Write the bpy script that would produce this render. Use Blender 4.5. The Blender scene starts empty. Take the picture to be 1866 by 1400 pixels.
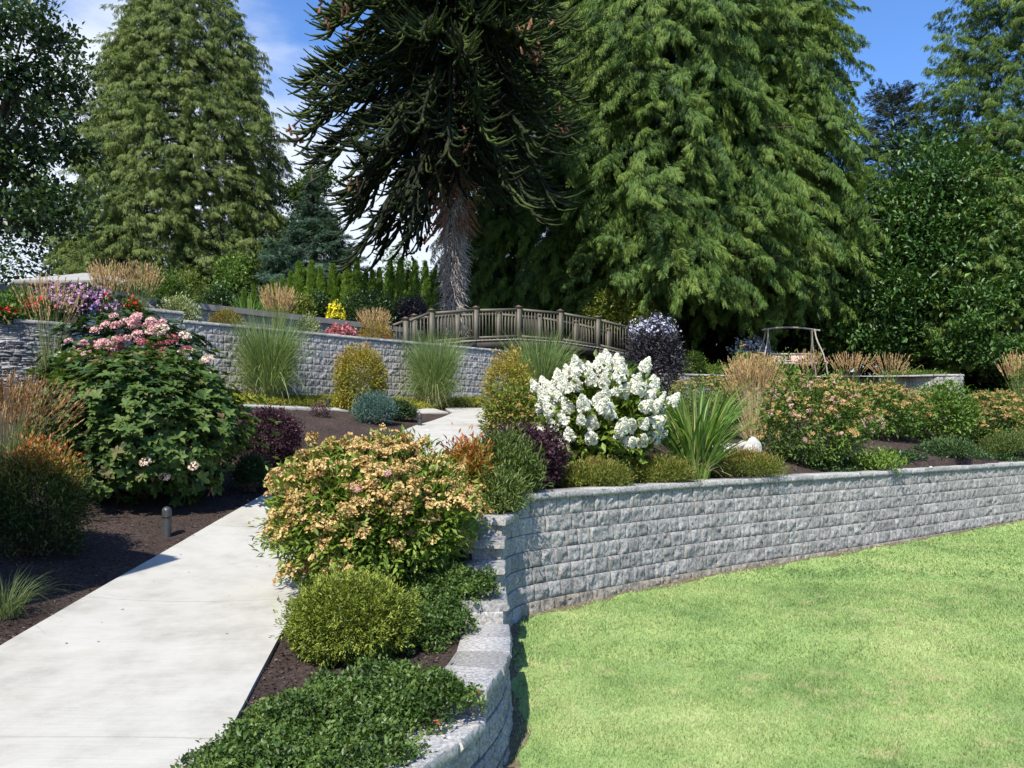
import bpy, math, random
import numpy as np
from mathutils import Vector, Matrix
rng = np.random.default_rng(7)
random.seed(7)
S = bpy.context.scene
COL = S.collection
# ------------------------------------------------------------------ camera
F, CX, HY, EYE = 1553.0, 933.0, 777.0, 1.6          # focal (photo px), centre column, horizon row, eye height
cam_d = bpy.data.cameras.new('camera'); cam = bpy.data.objects.new('camera', cam_d); COL.objects.link(cam)
cam.location = (0, 0, EYE); cam.rotation_euler = (math.pi/2, 0, 0)
cam_d.sensor_width = 36; cam_d.lens = 36*F/1866; cam_d.shift_y = (HY-700)/1866
cam_d.clip_start = .05; cam_d.clip_end = 2000
S.camera = cam
# ------------------------------------------------------------------ sky and sun
SUN_EL = math.radians(50)
sx, sy = .32, .947                                   # horizontal direction in which shadows fall
w = bpy.data.worlds.new('World'); S.world = w; w.use_nodes = True
nt = w.node_tree; N = nt.nodes; L = nt.links; N.clear()
sky = N.new('ShaderNodeTexSky'); sky.sky_type = 'NISHITA'; sky.sun_disc = False
sky.sun_elevation = SUN_EL; sky.sun_rotation = math.atan2(-sx, -sy); sky.altitude = 0
sky.air_density = 1.0; sky.dust_density = .35; sky.ozone_density = 2.2
tc = N.new('ShaderNodeTexCoord')
mp = N.new('ShaderNodeMapping'); mp.inputs['Scale'].default_value = (1.5, 1.5, 3.2); mp.inputs['Location'].default_value = (.35, .0, .12)
nz = N.new('ShaderNodeTexNoise'); nz.inputs['Scale'].default_value = 2.1; nz.inputs['Detail'].default_value = 9; nz.inputs['Roughness'].default_value = .52
L.new(tc.outputs['Generated'], mp.inputs['Vector']); L.new(mp.outputs['Vector'], nz.inputs['Vector'])
sep = N.new('ShaderNodeSeparateXYZ'); L.new(tc.outputs['Generated'], sep.inputs[0])
hr = N.new('ShaderNodeMapRange'); hr.inputs['From Min'].default_value = .22; hr.inputs['From Max'].default_value = .52
hr.inputs['To Min'].default_value = .20; hr.inputs['To Max'].default_value = -.10
L.new(sep.outputs['Z'], hr.inputs['Value'])
xr = N.new('ShaderNodeMapRange'); xr.inputs['From Min'].default_value = -.15; xr.inputs['From Max'].default_value = .45
xr.inputs['To Min'].default_value = .05; xr.inputs['To Max'].default_value = -.30
L.new(sep.outputs['X'], xr.inputs['Value'])
a1 = N.new('ShaderNodeMath'); L.new(nz.outputs['Fac'], a1.inputs[0]); L.new(hr.outputs[0], a1.inputs[1])
a2 = N.new('ShaderNodeMath'); L.new(a1.outputs[0], a2.inputs[0]); L.new(xr.outputs[0], a2.inputs[1])
cr = N.new('ShaderNodeMapRange'); cr.interpolation_type = 'SMOOTHSTEP'
cr.inputs['From Min'].default_value = .44; cr.inputs['From Max'].default_value = .66; cr.inputs['To Max'].default_value = .92
L.new(a2.outputs[0], cr.inputs['Value'])
tint = N.new('ShaderNodeMixRGB'); tint.blend_type = 'MULTIPLY'; tint.inputs[0].default_value = 1; tint.inputs[2].default_value = (.84, 1.16, 1.60, 1)
L.new(sky.outputs[0], tint.inputs[1])
mx = N.new('ShaderNodeMixRGB'); mx.inputs[2].default_value = (6.6, 7.1, 8.0, 1)
L.new(cr.outputs[0], mx.inputs[0]); L.new(tint.outputs[0], mx.inputs[1])
bg = N.new('ShaderNodeBackground'); bg.inputs['Strength'].default_value = .10
L.new(mx.outputs[0], bg.inputs['Color'])
wo = N.new('ShaderNodeOutputWorld'); L.new(bg.outputs[0], wo.inputs['Surface'])
sd = bpy.data.lights.new('sun', 'SUN'); sd.energy = 5.0; sd.angle = math.radians(.5); sd.color = (1, .94, .82)
so = bpy.data.objects.new('sun', sd); COL.objects.link(so)
so.rotation_euler = Vector((sx*math.cos(SUN_EL), sy*math.cos(SUN_EL), -math.sin(SUN_EL))).to_track_quat('-Z', 'Y').to_euler()
S.view_settings.view_transform = 'Standard'; S.view_settings.look = 'None'
S.view_settings.exposure = .56; S.view_settings.gamma = 1
S.render.engine = 'CYCLES'
S.cycles.max_bounces = 5; S.cycles.diffuse_bounces = 2; S.cycles.glossy_bounces = 2; S.cycles.transmission_bounces = 3; S.cycles.transparent_max_bounces = 4
S.cycles.use_denoising = True

# ------------------------------------------------------------------ materials
def bsdf(name):
    m = bpy.data.materials.new(name); m.use_nodes = True
    return m, m.node_tree, m.node_tree.nodes['Principled BSDF']
def ramp(nt, stops):
    r = nt.nodes.new('ShaderNodeValToRGB'); e = r.color_ramp.elements
    while len(e) < len(stops): e.new(.5)
    for k, (p, c) in enumerate(stops): e[k].position = p; e[k].color = (*c, 1)
    return r
def noise(nt, scale, detail=4, rough=.55, coord='Object'):
    t = nt.nodes.new('ShaderNodeTexCoord'); n = nt.nodes.new('ShaderNodeTexNoise')
    n.inputs['Scale'].default_value = scale; n.inputs['Detail'].default_value = detail; n.inputs['Roughness'].default_value = rough
    nt.links.new(t.outputs[coord], n.inputs['Vector']); return n
def bump(nt, b, src, strength=.4, dist=.02):
    u = nt.nodes.new('ShaderNodeBump'); u.inputs['Strength'].default_value = strength; u.inputs['Distance'].default_value = dist
    nt.links.new(src, u.inputs['Height']); nt.links.new(u.outputs[0], b.inputs['Normal'])
LEAFM = {}
def leaf(name, stops, rough=.5, trans=.3, spec=.35, tc=None):
    """foliage: colour from the per-leaf value v, a little light through the blade"""
    if name in LEAFM: return LEAFM[name]
    m, nt, b = bsdf(name)
    at = nt.nodes.new('ShaderNodeAttribute'); at.attribute_name = 'v'
    r = ramp(nt, [(k/(len(stops)-1), c) for k, c in enumerate(stops)])
    nt.links.new(at.outputs['Fac'], r.inputs[0]); nt.links.new(r.outputs[0], b.inputs['Base Color'])
    b.inputs['Roughness'].default_value = rough; b.inputs['Specular IOR Level'].default_value = spec
    if trans > 0:
        t = nt.nodes.new('ShaderNodeBsdfTranslucent'); mxx = nt.nodes.new('ShaderNodeMixShader'); mxx.inputs[0].default_value = trans
        g = nt.nodes.new('ShaderNodeMixRGB'); g.blend_type = 'MULTIPLY'; g.inputs[0].default_value = 1; g.inputs[2].default_value = tc or (1.25, 1.25, .5, 1)
        nt.links.new(r.outputs[0], g.inputs[1]); nt.links.new(g.outputs[0], t.inputs[0])
        nt.links.new(b.outputs[0], mxx.inputs[1]); nt.links.new(t.outputs[0], mxx.inputs[2])
        nt.links.new(mxx.outputs[0], nt.nodes['Material Output'].inputs['Surface'])
    LEAFM[name] = m; return m
def plain(name, c, rough=.7, metal=0, nscale=30, var=.25, bs=.2, bd=.004, spec=.4):
    m, nt, b = bsdf(name); n = noise(nt, nscale, 5)
    r = ramp(nt, [(.3, tuple(x*(1-var) for x in c)), (.7, tuple(min(1, x*(1+var)) for x in c))])
    nt.links.new(n.outputs['Fac'], r.inputs[0]); nt.links.new(r.outputs[0], b.inputs['Base Color'])
    b.inputs['Roughness'].default_value = rough; b.inputs['Metallic'].default_value = metal; b.inputs['Specular IOR Level'].default_value = spec
    bump(nt, b, n.outputs['Fac'], bs, bd); return m
def mat_blocks(name, lo, hi, moss=0):
    m, nt, b = bsdf(name); at = nt.nodes.new('ShaderNodeAttribute'); at.attribute_name = 'v'
    r = ramp(nt, [(0, lo), (1, hi)]); nt.links.new(at.outputs['Fac'], r.inputs[0])
    n = noise(nt, 34, 8, .75); r2 = ramp(nt, [(.35, (.42, .42, .44)), (.5, (.92, .92, .93)), (.64, (1.45, 1.43, 1.40))])
    nt.links.new(n.outputs['Fac'], r2.inputs[0])
    g = nt.nodes.new('ShaderNodeMixRGB'); g.blend_type = 'MULTIPLY'; g.inputs[0].default_value = 1
    nt.links.new(r.outputs[0], g.inputs[1]); nt.links.new(r2.outputs[0], g.inputs[2])
    n3 = noise(nt, 1.1, 5, .6); r3 = ramp(nt, [(.35, (.90, .90, .90)), (.62, (1.05, 1.05, 1.05))]); nt.links.new(n3.outputs['Fac'], r3.inputs[0])
    g2 = nt.nodes.new('ShaderNodeMixRGB'); g2.blend_type = 'MULTIPLY'; g2.inputs[0].default_value = 1
    nt.links.new(g.outputs[0], g2.inputs[1]); nt.links.new(r3.outputs[0], g2.inputs[2])
    nt.links.new(g2.outputs[0], b.inputs['Base Color']); b.inputs['Roughness'].default_value = .92; b.inputs['Specular IOR Level'].default_value = .2
    bump(nt, b, n.outputs['Fac'], .8, .012); return m
M_BLOCK = mat_blocks('split_face_block', (.225, .216, .205), (.415, .400, .380))
M_CAP = mat_blocks('coping_stone', (.27, .265, .255), (.43, .42, .405))
M_DIRT = mat_blocks('stained_block', (.24, .21, .17), (.34, .31, .26))
M_STONE = mat_blocks('dry_stone', (.16, .16, .165), (.42, .41, .40))
M_MULCH, nt, b = bsdf('bark_mulch')
n = noise(nt, 26, 10, .75); r = ramp(nt, [(.3, (.02, .014, .012)), (.5, (.058, .043, .038)), (.72, (.13, .10, .09))])
n2 = noise(nt, 1.3, 4); r2 = ramp(nt, [(.3, (.8, .8, .8)), (.7, (1.2, 1.18, 1.15))]); g = nt.nodes.new('ShaderNodeMixRGB'); g.blend_type = 'MULTIPLY'; g.inputs[0].default_value = 1
nt.links.new(n.outputs['Fac'], r.inputs[0]); nt.links.new(n2.outputs['Fac'], r2.inputs[0]); nt.links.new(r.outputs[0], g.inputs[1]); nt.links.new(r2.outputs[0], g.inputs[2])
nt.links.new(g.outputs[0], b.inputs['Base Color']); b.inputs['Roughness'].default_value = .95; b.inputs['Specular IOR Level'].default_value = .1; bump(nt, b, n.outputs['Fac'], 1, .03)
M_CONC, nt, b = bsdf('brushed_concrete')
n = noise(nt, 2.2, 8, .65); r = ramp(nt, [(.28, (.34, .33, .305)), (.5, (.42, .41, .38)), (.75, (.46, .45, .42))])
n2 = noise(nt, 160, 3); r2 = ramp(nt, [(.3, (.93, .93, .93)), (.7, (1.05, 1.05, 1.05))]); g = nt.nodes.new('ShaderNodeMixRGB'); g.blend_type = 'MULTIPLY'; g.inputs[0].default_value = 1
nt.links.new(n.outputs['Fac'], r.inputs[0]); nt.links.new(n2.outputs['Fac'], r2.inputs[0]); nt.links.new(r.outputs[0], g.inputs[1]); nt.links.new(r2.outputs[0], g.inputs[2])
tcx = nt.nodes.new('ShaderNodeTexCoord'); mpx = nt.nodes.new('ShaderNodeMapping'); mpx.inputs['Scale'].default_value = (2.5, 130, 1); nb_ = nt.nodes.new('ShaderNodeTexNoise'); nb_.inputs['Scale'].default_value = 1; nb_.inputs['Detail'].default_value = 4
nt.links.new(tcx.outputs['Object'], mpx.inputs['Vector']); nt.links.new(mpx.outputs['Vector'], nb_.inputs['Vector']); rb_ = ramp(nt, [(.35, (.94, .94, .935)), (.65, (1.04, 1.04, 1.04))]); nt.links.new(nb_.outputs['Fac'], rb_.inputs[0])
n4 = noise(nt, .7, 6, .7); r4_ = ramp(nt, [(.36, (.86, .85, .82)), (.5, (1, 1, 1)), (.7, (1.02, 1.02, 1.02))]); nt.links.new(n4.outputs['Fac'], r4_.inputs[0])
for rr_ in (rb_, r4_):
    g9 = nt.nodes.new('ShaderNodeMixRGB'); g9.blend_type = 'MULTIPLY'; g9.inputs[0].default_value = 1; nt.links.new(g.outputs[0], g9.inputs[1]); nt.links.new(rr_.outputs[0], g9.inputs[2]); g = g9
nt.links.new(g.outputs[0], b.inputs['Base Color']); b.inputs['Roughness'].default_value = .85; bump(nt, b, nb_.outputs['Fac'], .5, .004)
def grassy(name, dark, mid, lite, dry, s1=.9):
    m, nt, b = bsdf(name)
    n1 = noise(nt, s1, 6, .6); n2 = noise(nt, s1*5, 5, .6); n3 = noise(nt, s1*.45, 3)
    r1 = ramp(nt, [(.32, dark), (.5, mid), (.68, lite)]); nt.links.new(n1.outputs['Fac'], r1.inputs[0])
    r2 = ramp(nt, [(.5, (0, 0, 0)), (.72, (1, 1, 1))]); nt.links.new(n2.outputs['Fac'], r2.inputs[0])
    r3 = ramp(nt, [(.42, (0, 0, 0)), (.62, (.75, .75, .75))]); nt.links.new(n3.outputs['Fac'], r3.inputs[0])
    mu = nt.nodes.new('ShaderNodeMath'); mu.operation = 'MULTIPLY'; nt.links.new(r2.outputs[0], mu.inputs[0]); nt.links.new(r3.outputs[0], mu.inputs[1])
    g = nt.nodes.new('ShaderNodeMixRGB'); g.inputs[2].default_value = (*dry, 1); nt.links.new(mu.outputs[0], g.inputs[0]); nt.links.new(r1.outputs[0], g.inputs[1])
    at = nt.nodes.new('ShaderNodeAttribute'); at.attribute_name = 'v'
    r4 = ramp(nt, [(0, (.88, .89, .87)), (1, (1.12, 1.11, 1.08))]); nt.links.new(at.outputs['Fac'], r4.inputs[0])
    g2 = nt.nodes.new('ShaderNodeMixRGB'); g2.blend_type = 'MULTIPLY'; g2.inputs[0].default_value = 1
    nt.links.new(g.outputs[0], g2.inputs[1]); nt.links.new(r4.outputs[0], g2.inputs[2])
    nt.links.new(g2.outputs[0], b.inputs['Base Color']); b.inputs['Roughness'].default_value = .75; b.inputs['Specular IOR Level'].default_value = .15
    return m
M_LAWN = grassy('lawn_blades', (.145, .235, .08), (.235, .335, .12), (.325, .40, .165), (.45, .41, .23))
M_WOOD = plain('weathered_wood', (.30, .27, .23), .8, nscale=14)
M_RAIL = plain('taupe_railing_paint', (.105, .095, .068), .55, nscale=6, var=.08)
M_POSTCAP = plain('brown_post_cap', (.12, .085, .062), .6, nscale=8, var=.1)
M_LAMP = plain('grey_lamp_metal', (.055, .06, .063), .38, metal=.2, nscale=20, var=.1, bs=.05)
M_BLACK = plain('black_metal', (.012, .012, .013), .5, nscale=10)
M_STUCCO = plain('grey_stucco', (.215, .215, .195), .9, nscale=3, var=.10)
M_STUCCAP = plain('grey_concrete_cap', (.195, .19, .178), .85, nscale=3, var=.12)
M_ROCK = plain('pale_rock', (.46, .45, .42), .85, nscale=9, var=.3, bs=.6, bd=.02)
M_BARK = plain('conifer_bark', (.075, .055, .042), .9, nscale=9, var=.4, bs=.8, bd=.03)
M_PBARK = plain('grey_scaly_bark', (.13, .105, .09), .9, nscale=14, var=.6, bs=1, bd=.05)
M_TWIG = plain('dead_twigs', (.40, .35, .31), .9, nscale=20, var=.5)
M_RTWIG = plain('rusty_dead_branches', (.17, .075, .042), .9, nscale=12, var=.5)
M_STEM = plain('shrub_stems', (.07, .05, .03), .85, nscale=25, var=.3)
M_ROOF = plain('grey_roof', (.34, .33, .31), .8, nscale=12, var=.15)
M_SIDING = plain('tan_siding', (.42, .36, .28), .8, nscale=4, var=.06)
M_GLASSD = plain('dark_glass', (.02, .025, .03), .08, nscale=4, var=.1, bs=0)
M_CUSH = plain('pink_beige_cushion', (.62, .42, .36), .85, nscale=8, var=.15)

# ------------------------------------------------------------------ mesh tools
class MB:
    """collects triangles/quads with a per-point value v; build() links ONE mesh object"""
    def __init__(s): s.V = []; s.Fc = []; s.A = []; s.n = 0
    def add(s, V, Fc, v=.5, mi=0):
        V = np.asarray(V, float).reshape(-1, 3); Fc = np.asarray(Fc, np.int64)
        a = np.broadcast_to(np.asarray(v, float), (len(V),)) if np.ndim(v) < 2 else v
        s.V.append(V); s.Fc.append((Fc+s.n, mi)); s.A.append(a); s.n += len(V)
    def build(s, name, mats, parent=None, smooth=False, origin=None):
        me = bpy.data.meshes.new(name)
        if s.n:
            V = np.concatenate(s.V); o0 = np.zeros(3)
            if origin is not None: V = V-np.asarray(origin)
            me.vertices.add(len(V)); me.vertices.foreach_set('co', V.astype(np.float32).ravel())
            li = np.concatenate([f.ravel() for f, m in s.Fc])
            tot = np.concatenate([np.full(len(f), f.shape[1]) for f, m in s.Fc])
            mi = np.concatenate([np.full(len(f), m) for f, m in s.Fc])
            st = np.concatenate([[0], np.cumsum(tot)[:-1]])
            me.loops.add(len(li)); me.loops.foreach_set('vertex_index', li.astype(np.int32))
            me.polygons.add(len(tot)); me.polygons.foreach_set('loop_start', st.astype(np.int32))
            me.polygons.foreach_set('material_index', mi.astype(np.int32))
            if smooth: me.polygons.foreach_set('use_smooth', np.ones(len(tot), bool))
            me.update(calc_edges=True)
            at = me.attributes.new('v', 'FLOAT', 'POINT'); at.data.foreach_set('value', np.clip(np.concatenate(s.A), 0, 1).astype(np.float32))
            if not smooth: pass
        for m in (mats if isinstance(mats, (list, tuple)) else [mats]): me.materials.append(m)
        o = bpy.data.objects.new(name, me); COL.objects.link(o)
        if origin is not None and parent is None: o.location = origin
        if parent is not None: o.parent = parent
        return o
def tag(o, label=None, cat=None, group=None, kind=None):
    if label: o['label'] = label
    if cat: o['category'] = cat
    if group: o['group'] = group
    if kind: o['kind'] = kind
    return o
def thing(name, label, cat, loc, group=None, rz=0):
    o = bpy.data.objects.new(name, None); COL.objects.link(o); o.location = loc; o.rotation_euler = (0, 0, rz)
    o.empty_display_size = .1
    return tag(o, label, cat, group)
def nrm(a): return a/np.maximum(np.linalg.norm(a, axis=-1, keepdims=True), 1e-9)
def frames(d, up):
    x = nrm(d); z = nrm(up-(up*x).sum(-1, keepdims=True)*x); y = np.cross(z, x)
    return np.stack([x, y, z], axis=-1)
def scat(mb, T, Fc, pos, R, s, v=None, mi=0):
    n, k = len(pos), len(T); T = np.asarray(T, float); s = np.asarray(s, float)
    Ts = T[None]*(s[:, None, None] if s.ndim == 1 else s[:, None, :])
    V = pos[:, None, :]+np.einsum('nij,nkj->nki', R, Ts)
    Fc = np.asarray(Fc); FF = (Fc[None]+(np.arange(n)*k)[:, None, None]).reshape(-1, Fc.shape[1])
    if v is None: v = rng.random(n)
    mb.add(V.reshape(-1, 3), FF, np.repeat(v, k), mi)
def vn(P, seed=0.):
    """smooth pseudo-noise in -1..1"""
    x, y, z = P[..., 0], P[..., 1], P[..., 2]
    return (np.sin(1.7*x+2.3*y+seed)+np.sin(2.9*y-1.3*z+1.7*seed)+np.sin(2.1*z+3.1*x+.7*seed)+.6*np.sin(5.3*x-4.1*y+3.7*z+seed)+.6*np.sin(-4.7*x+5.9*z+2.9*y+2*seed))/3.2
def box(mb, c, h, rz=0, v=.5, mi=0):
    V = np.array([[i, j, k] for i in (-1, 1) for j in (-1, 1) for k in (-1, 1)], float)*np.asarray(h)
    if rz: cz, sz = math.cos(rz), math.sin(rz); V = V@np.array([[cz, sz, 0], [-sz, cz, 0], [0, 0, 1]])
    mb.add(V+np.asarray(c), [[0, 1, 3, 2], [4, 6, 7, 5], [0, 4, 5, 1], [2, 3, 7, 6], [0, 2, 6, 4], [1, 5, 7, 3]], v, mi)
def beam(mb, a, b, w, h, v=.5, mi=0):
    a = np.array(a, float); b = np.array(b, float); d = b-a; Ln = np.linalg.norm(d); R = frames(d[None], np.array([[0, 0, 1.]]))[0]
    if abs(d[2])/Ln > .98: R = frames(d[None], np.array([[0, 1., 0]]))[0]
    V = np.array([[i, j, k] for i in (0, 1) for j in (-1, 1) for k in (-1, 1)], float)*np.array([Ln, w/2, h/2])
    mb.add(V@R.T+a, [[0, 1, 3, 2], [4, 6, 7, 5], [0, 4, 5, 1], [2, 3, 7, 6], [0, 2, 6, 4], [1, 5, 7, 3]], v, mi)
def tube(mb, P, r, sides=6, v=.5, mi=0, cap=True):
    P = np.asarray(P, float); n = len(P); r = np.broadcast_to(np.asarray(r, float), (n,))
    t = np.gradient(P, axis=0); ref = np.array([[.3, .2, 1.]]) if abs(nrm(t).mean(0)[2]) < .8 else np.array([[1., .2, .1]])
    R = frames(t, np.repeat(ref, n, 0)); a = np.linspace(0, 2*math.pi, sides, endpoint=False)
    ring = R[:, :, 1][:, None]*np.cos(a)[None, :, None]+R[:, :, 2][:, None]*np.sin(a)[None, :, None]
    V = P[:, None]+ring*r[:, None, None]
    i = np.arange(n-1)[:, None]*sides; j = np.arange(sides)[None]; k = (j+1) % sides
    Q = np.stack([i+j, i+k, i+sides+k, i+sides+j], -1).reshape(-1, 4)
    mb.add(V.reshape(-1, 3), Q, v, mi)
    if cap:
        mb.add(V[-1], [list(range(sides))], v, mi); mb.add(V[0], [list(range(sides))[::-1]], v, mi)
def ropes(mb, P, r, sides, v, mi=0):
    """many tubes at once: P (n,m,3), r (n,m)"""
    n, m = P.shape[:2]; t = np.gradient(P, axis=1); up = np.zeros_like(t); up[..., 0] = .35; up[..., 1] = .55; up[..., 2] = .75
    R = frames(t, up); a = np.linspace(0, 2*math.pi, sides, endpoint=False)
    ring = R[..., :, 1][:, :, None]*np.cos(a)[None, None, :, None]+R[..., :, 2][:, :, None]*np.sin(a)[None, None, :, None]
    V = P[:, :, None]+ring*r[:, :, None, None]
    i = (np.arange(n)*m*sides)[:, None, None]; q = (np.arange(m-1)*sides)[None, :, None]; j = np.arange(sides)[None, None]; k = (j+1) % sides
    Q = np.stack([i+q+j, i+q+k, i+q+sides+k, i+q+sides+j], -1).reshape(-1, 4)
    mb.add(V.reshape(-1, 3), Q, np.repeat(v, m*sides), mi)
def lathe(mb, c, prof, sides=20, v=.5, mi=0):
    a = np.linspace(0, 2*math.pi, sides, endpoint=False)
    V = np.array([[[c[0]+r*math.cos(t), c[1]+r*math.sin(t), c[2]+z] for t in a] for r, z in prof])
    n = len(prof); i = np.arange(n-1)[:, None]*sides; j = np.arange(sides)[None]; k = (j+1) % sides
    mb.add(V.reshape(-1, 3), np.stack([i+j, i+k, i+sides+k, i+sides+j], -1).reshape(-1, 4), v, mi)

# ------------------------------------------------------------------ terrain
def pathz(y): return np.interp(y, [-6, 4, 6, 8, 10, 12, 13.7, 16, 19, 22, 24.5, 27, 29], [-1.0, -.5, -.38, -.2, 0, .3, .6, .95, 1.34, 1.72, 1.96, 2.25, 2.4])
CP = [(x, y, float(pathz(y))) for y in (-5, 0, 4, 6, 8, 10, 12, 13.7) for x in (-4.4, -2.0)]
CP += [(-2.7, 19, 1.34), (-.6, 19, 1.36), (-3.2, 16, .95), (-1.3, 16, 1.0), (-1.6, 24.5, 1.98), (.6, 24.5, 1.98), (-2.2, 21.5, 1.66), (-.2, 21.5, 1.7),
 (-.9, 5, -.55), (-.6, 6.5, -.33), (-.5, 7.8, -.2), (-.7, 8.6, -.05), (-.6, 9.3, .3), (-.3, 9.8, .5), (.1, 10.5, .68), (.9, 11.4, .7), (2.6, 12.9, .7), (6, 15.4, .72), (11.6, 19.8, .74), (20, 26.5, .8),
 (-1.5, 10, .1), (-1.2, 12, .5), (.6, 12.8, .88), (0, 14.5, 1.0), (3, 15, 1.12), (8, 18, 1.15), (9, 21, 1.55), (5, 20, 1.5), (2, 17.5, 1.35), (1.8, 22, 1.9), (12, 34, 2.6), (20, 34, 2.5), (16, 25, 1.35), (25, 31, 1.6), (3, 28, 2.35), (0, 33, 2.5), (6, 27, 2.2),
 (-6, 8, .05), (-6, 12, .5), (-6, 5, -.3), (-8, 14, 1.2), (-9, 17, 2.1), (-5, 16, 1.12), (-7.3, 18.4, 1.95), (-3.5, 20.5, 1.75), (-6.9, 20.0, 2.1), (-3.6, 23.6, 2.02), (-5.2, 21.9, 2.06), (-7.8, 20.8, 2.32), (-4.6, 24.3, 2.33), (-1.2, 27.6, 2.36), (-5, 18.3, 1.6), (-10, 16.5, 2.3),
 (-20, 20, 2.6), (-20, 10, 1.2), (-15, 5, .3), (-15, -5, -.5), (40, 60, 3.6), (-40, 60, 4.8), (0, 60, 4.2), (60, 0, -.6), (-60, 0, 0), (60, 110, 5), (-60, 110, 6), (0, 110, 5), (20, 5, -.4), (40, 25, .8)]
CP = np.array(CP, float)
def _U(r2): return np.where(r2 > 0, r2*np.log(r2+1e-12), 0)*.5
_n = len(CP); _K = _U(((CP[:, None, :2]-CP[None, :, :2])**2).sum(-1))+np.eye(_n)*.6
_P = np.c_[np.ones(_n), CP[:, :2]]; _A = np.block([[_K, _P], [_P.T, np.zeros((3, 3))]]); _W = np.linalg.solve(_A, np.r_[CP[:, 2], 0, 0, 0])
def gz(x, y):
    x = np.asarray(x, float); y = np.asarray(y, float); sh = x.shape; x = x.ravel(); y = y.ravel()
    U = _U((x[:, None]-CP[None, :, 0])**2+(y[:, None]-CP[None, :, 1])**2)
    z = U@_W[:_n]+_W[_n]+_W[_n+1]*x+_W[_n+2]*y
    return z.reshape(sh) if sh else float(z[0])
def lawnz(x, y): return np.interp(y, [0, 4, 6, 8, 10, 12, 19, 40], [-1.45, -1.2, -1.0, -.80, -.65, -.60, -.50, -.3])
def px(u, D): return (u-CX)/F*D                       # world X of photo column u at distance D
def zz(v, D): return EYE-(v-HY)/F*D
# wall face on the lawn side, from far right to the foreground
def smooth(P, k=3):
    P = np.asarray(P, float)
    for _ in range(k):
        Q = [P[0]]
        for a, b in zip(P[:-1], P[1:]): Q += [a*.75+b*.25, a*.25+b*.75]
        Q.append(P[-1]); P = np.array(Q)
    return P
NW = smooth([(30, 33.2), (20.5, 26.2), (11.7, 19.4), (6.12, 15.0), (2.69, 12.5), (1.2, 11.15), (.35, 10.42), (-.03, 10.0), (-.14, 9.4), (-.16, 8.6), (-.13, 7.8), (-.10, 6.9), (-.22, 6.1), (-.55, 5.2), (-1.15, 4.3), (-2.1, 3.5), (-3.6, 2.8), (-8, 2.0)], 2)
def arclen(P): return np.r_[0, np.cumsum(np.linalg.norm(np.diff(P, axis=0), axis=1))]
def resamp(P, s):
    A = arclen(P); return np.stack([np.interp(s, A, P[:, 0]), np.interp(s, A, P[:, 1])], -1)
def inpoly(x, y, poly):
    ins = np.zeros(x.shape, bool); n = len(poly); j = n-1
    for i in range(n):
        xi, yi = poly[i]; xj, yj = poly[j]
        c = ((yi > y) != (yj > y)) & (x < (xj-xi)*(y-yi)/(yj-yi+1e-12)+xi); ins ^= c; j = i
    return ins
def offset(P, d):
    t = np.gradient(P, axis=0); t /= np.linalg.norm(t, axis=1)[:, None]
    return P+np.stack([-t[:, 1], t[:, 0]], -1)*d        # positive: to the left of travel
NWin = offset(NW, -.13)
LAWN_POLY = np.vstack([offset(NW, -.19), [(-8, -8), (60, -8), (60, 33)]])
gx = np.unique(np.r_[np.linspace(-60, -12, 30), np.arange(-12, 14, .13), np.linspace(14, 60, 40)])
gy = np.unique(np.r_[np.linspace(-6, 2, 8), np.arange(2, 24, .13), np.linspace(24, 34, 40), np.linspace(34, 120, 40)])
X, Y = np.meshgrid(gx, gy); Z = gz(X, Y)+.012*vn(np.stack([X*3, Y*3, X*0], -1))+.02*vn(np.stack([X*1.1, Y*1.1, X*0], -1), 4)
inl = inpoly(X, Y, LAWN_POLY); Z = np.where(inl, np.minimum(Z, lawnz(X, Y)-.25), Z)
ny, nx = X.shape; mb = MB(); i = np.arange(ny-1)[:, None]*nx+np.arange(nx-1)[None]
mb.add(np.stack([X, Y, Z], -1), np.stack([i, i+1, i+nx+1, i+nx], -1).reshape(-1, 4))
tag(mb.build('ground', M_MULCH, smooth=True), kind='structure')
# lawn sheet
def grid_poly(poly, xs, ys, zf, name, mat):
    X, Y = np.meshgrid(xs, ys); ny, nx = X.shape; i = (np.arange(ny-1)[:, None]*nx+np.arange(nx-1)[None]).ravel()
    cxs = (X[:-1, :-1]+X[1:, 1:]).ravel()/2; cys = (Y[:-1, :-1]+Y[1:, 1:]).ravel()/2
    k = inpoly(cxs, cys, poly); i = i[k]; mb = MB()
    mb.add(np.stack([X, Y, zf(X, Y)], -1), np.stack([i, i+1, i+nx+1, i+nx], -1), rng.random(X.size)*.4+.3)
    return mb.build(name, mat, smooth=True)
lx = np.unique(np.r_[np.arange(-2.5, 12, .12), np.linspace(12, 60, 80), np.linspace(-8, -2.5, 30)])
ly = np.unique(np.r_[np.linspace(-8, 3, 12), np.arange(3, 20, .12), np.linspace(20, 40, 60)])
def lawnsurf(x, y): return lawnz(x, y)+.012*vn(np.stack([x*1.6, y*1.6, x*0], -1))+.008*vn(np.stack([x*4, y*4, x*0], -1), 2)
tag(grid_poly(LAWN_POLY, lx, ly, lawnsurf, 'lawn', M_LAWN), kind='structure')
def edge_dist(x, y):                                    # signed-ish distance from the wall face, inside the lawn
    Q = resamp(NW, np.arange(0, arclen(NW)[-1], .12)); d = np.full(x.shape, 9e9)
    for k in range(0, len(x), 4000): d[k:k+4000] = np.sqrt(((x[k:k+4000, None]-Q[None, :, 0])**2+(y[k:k+4000, None]-Q[None, :, 1])**2).min(1))
    return d
q_ = np.arange(0, arclen(NW)[-1]-.05, .05); C_ = resamp(NW, q_); t_ = np.gradient(C_, axis=0); t_ /= np.linalg.norm(t_, axis=1)[:, None]; n_l = np.stack([-t_[:, 1], t_[:, 0]], -1)
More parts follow.
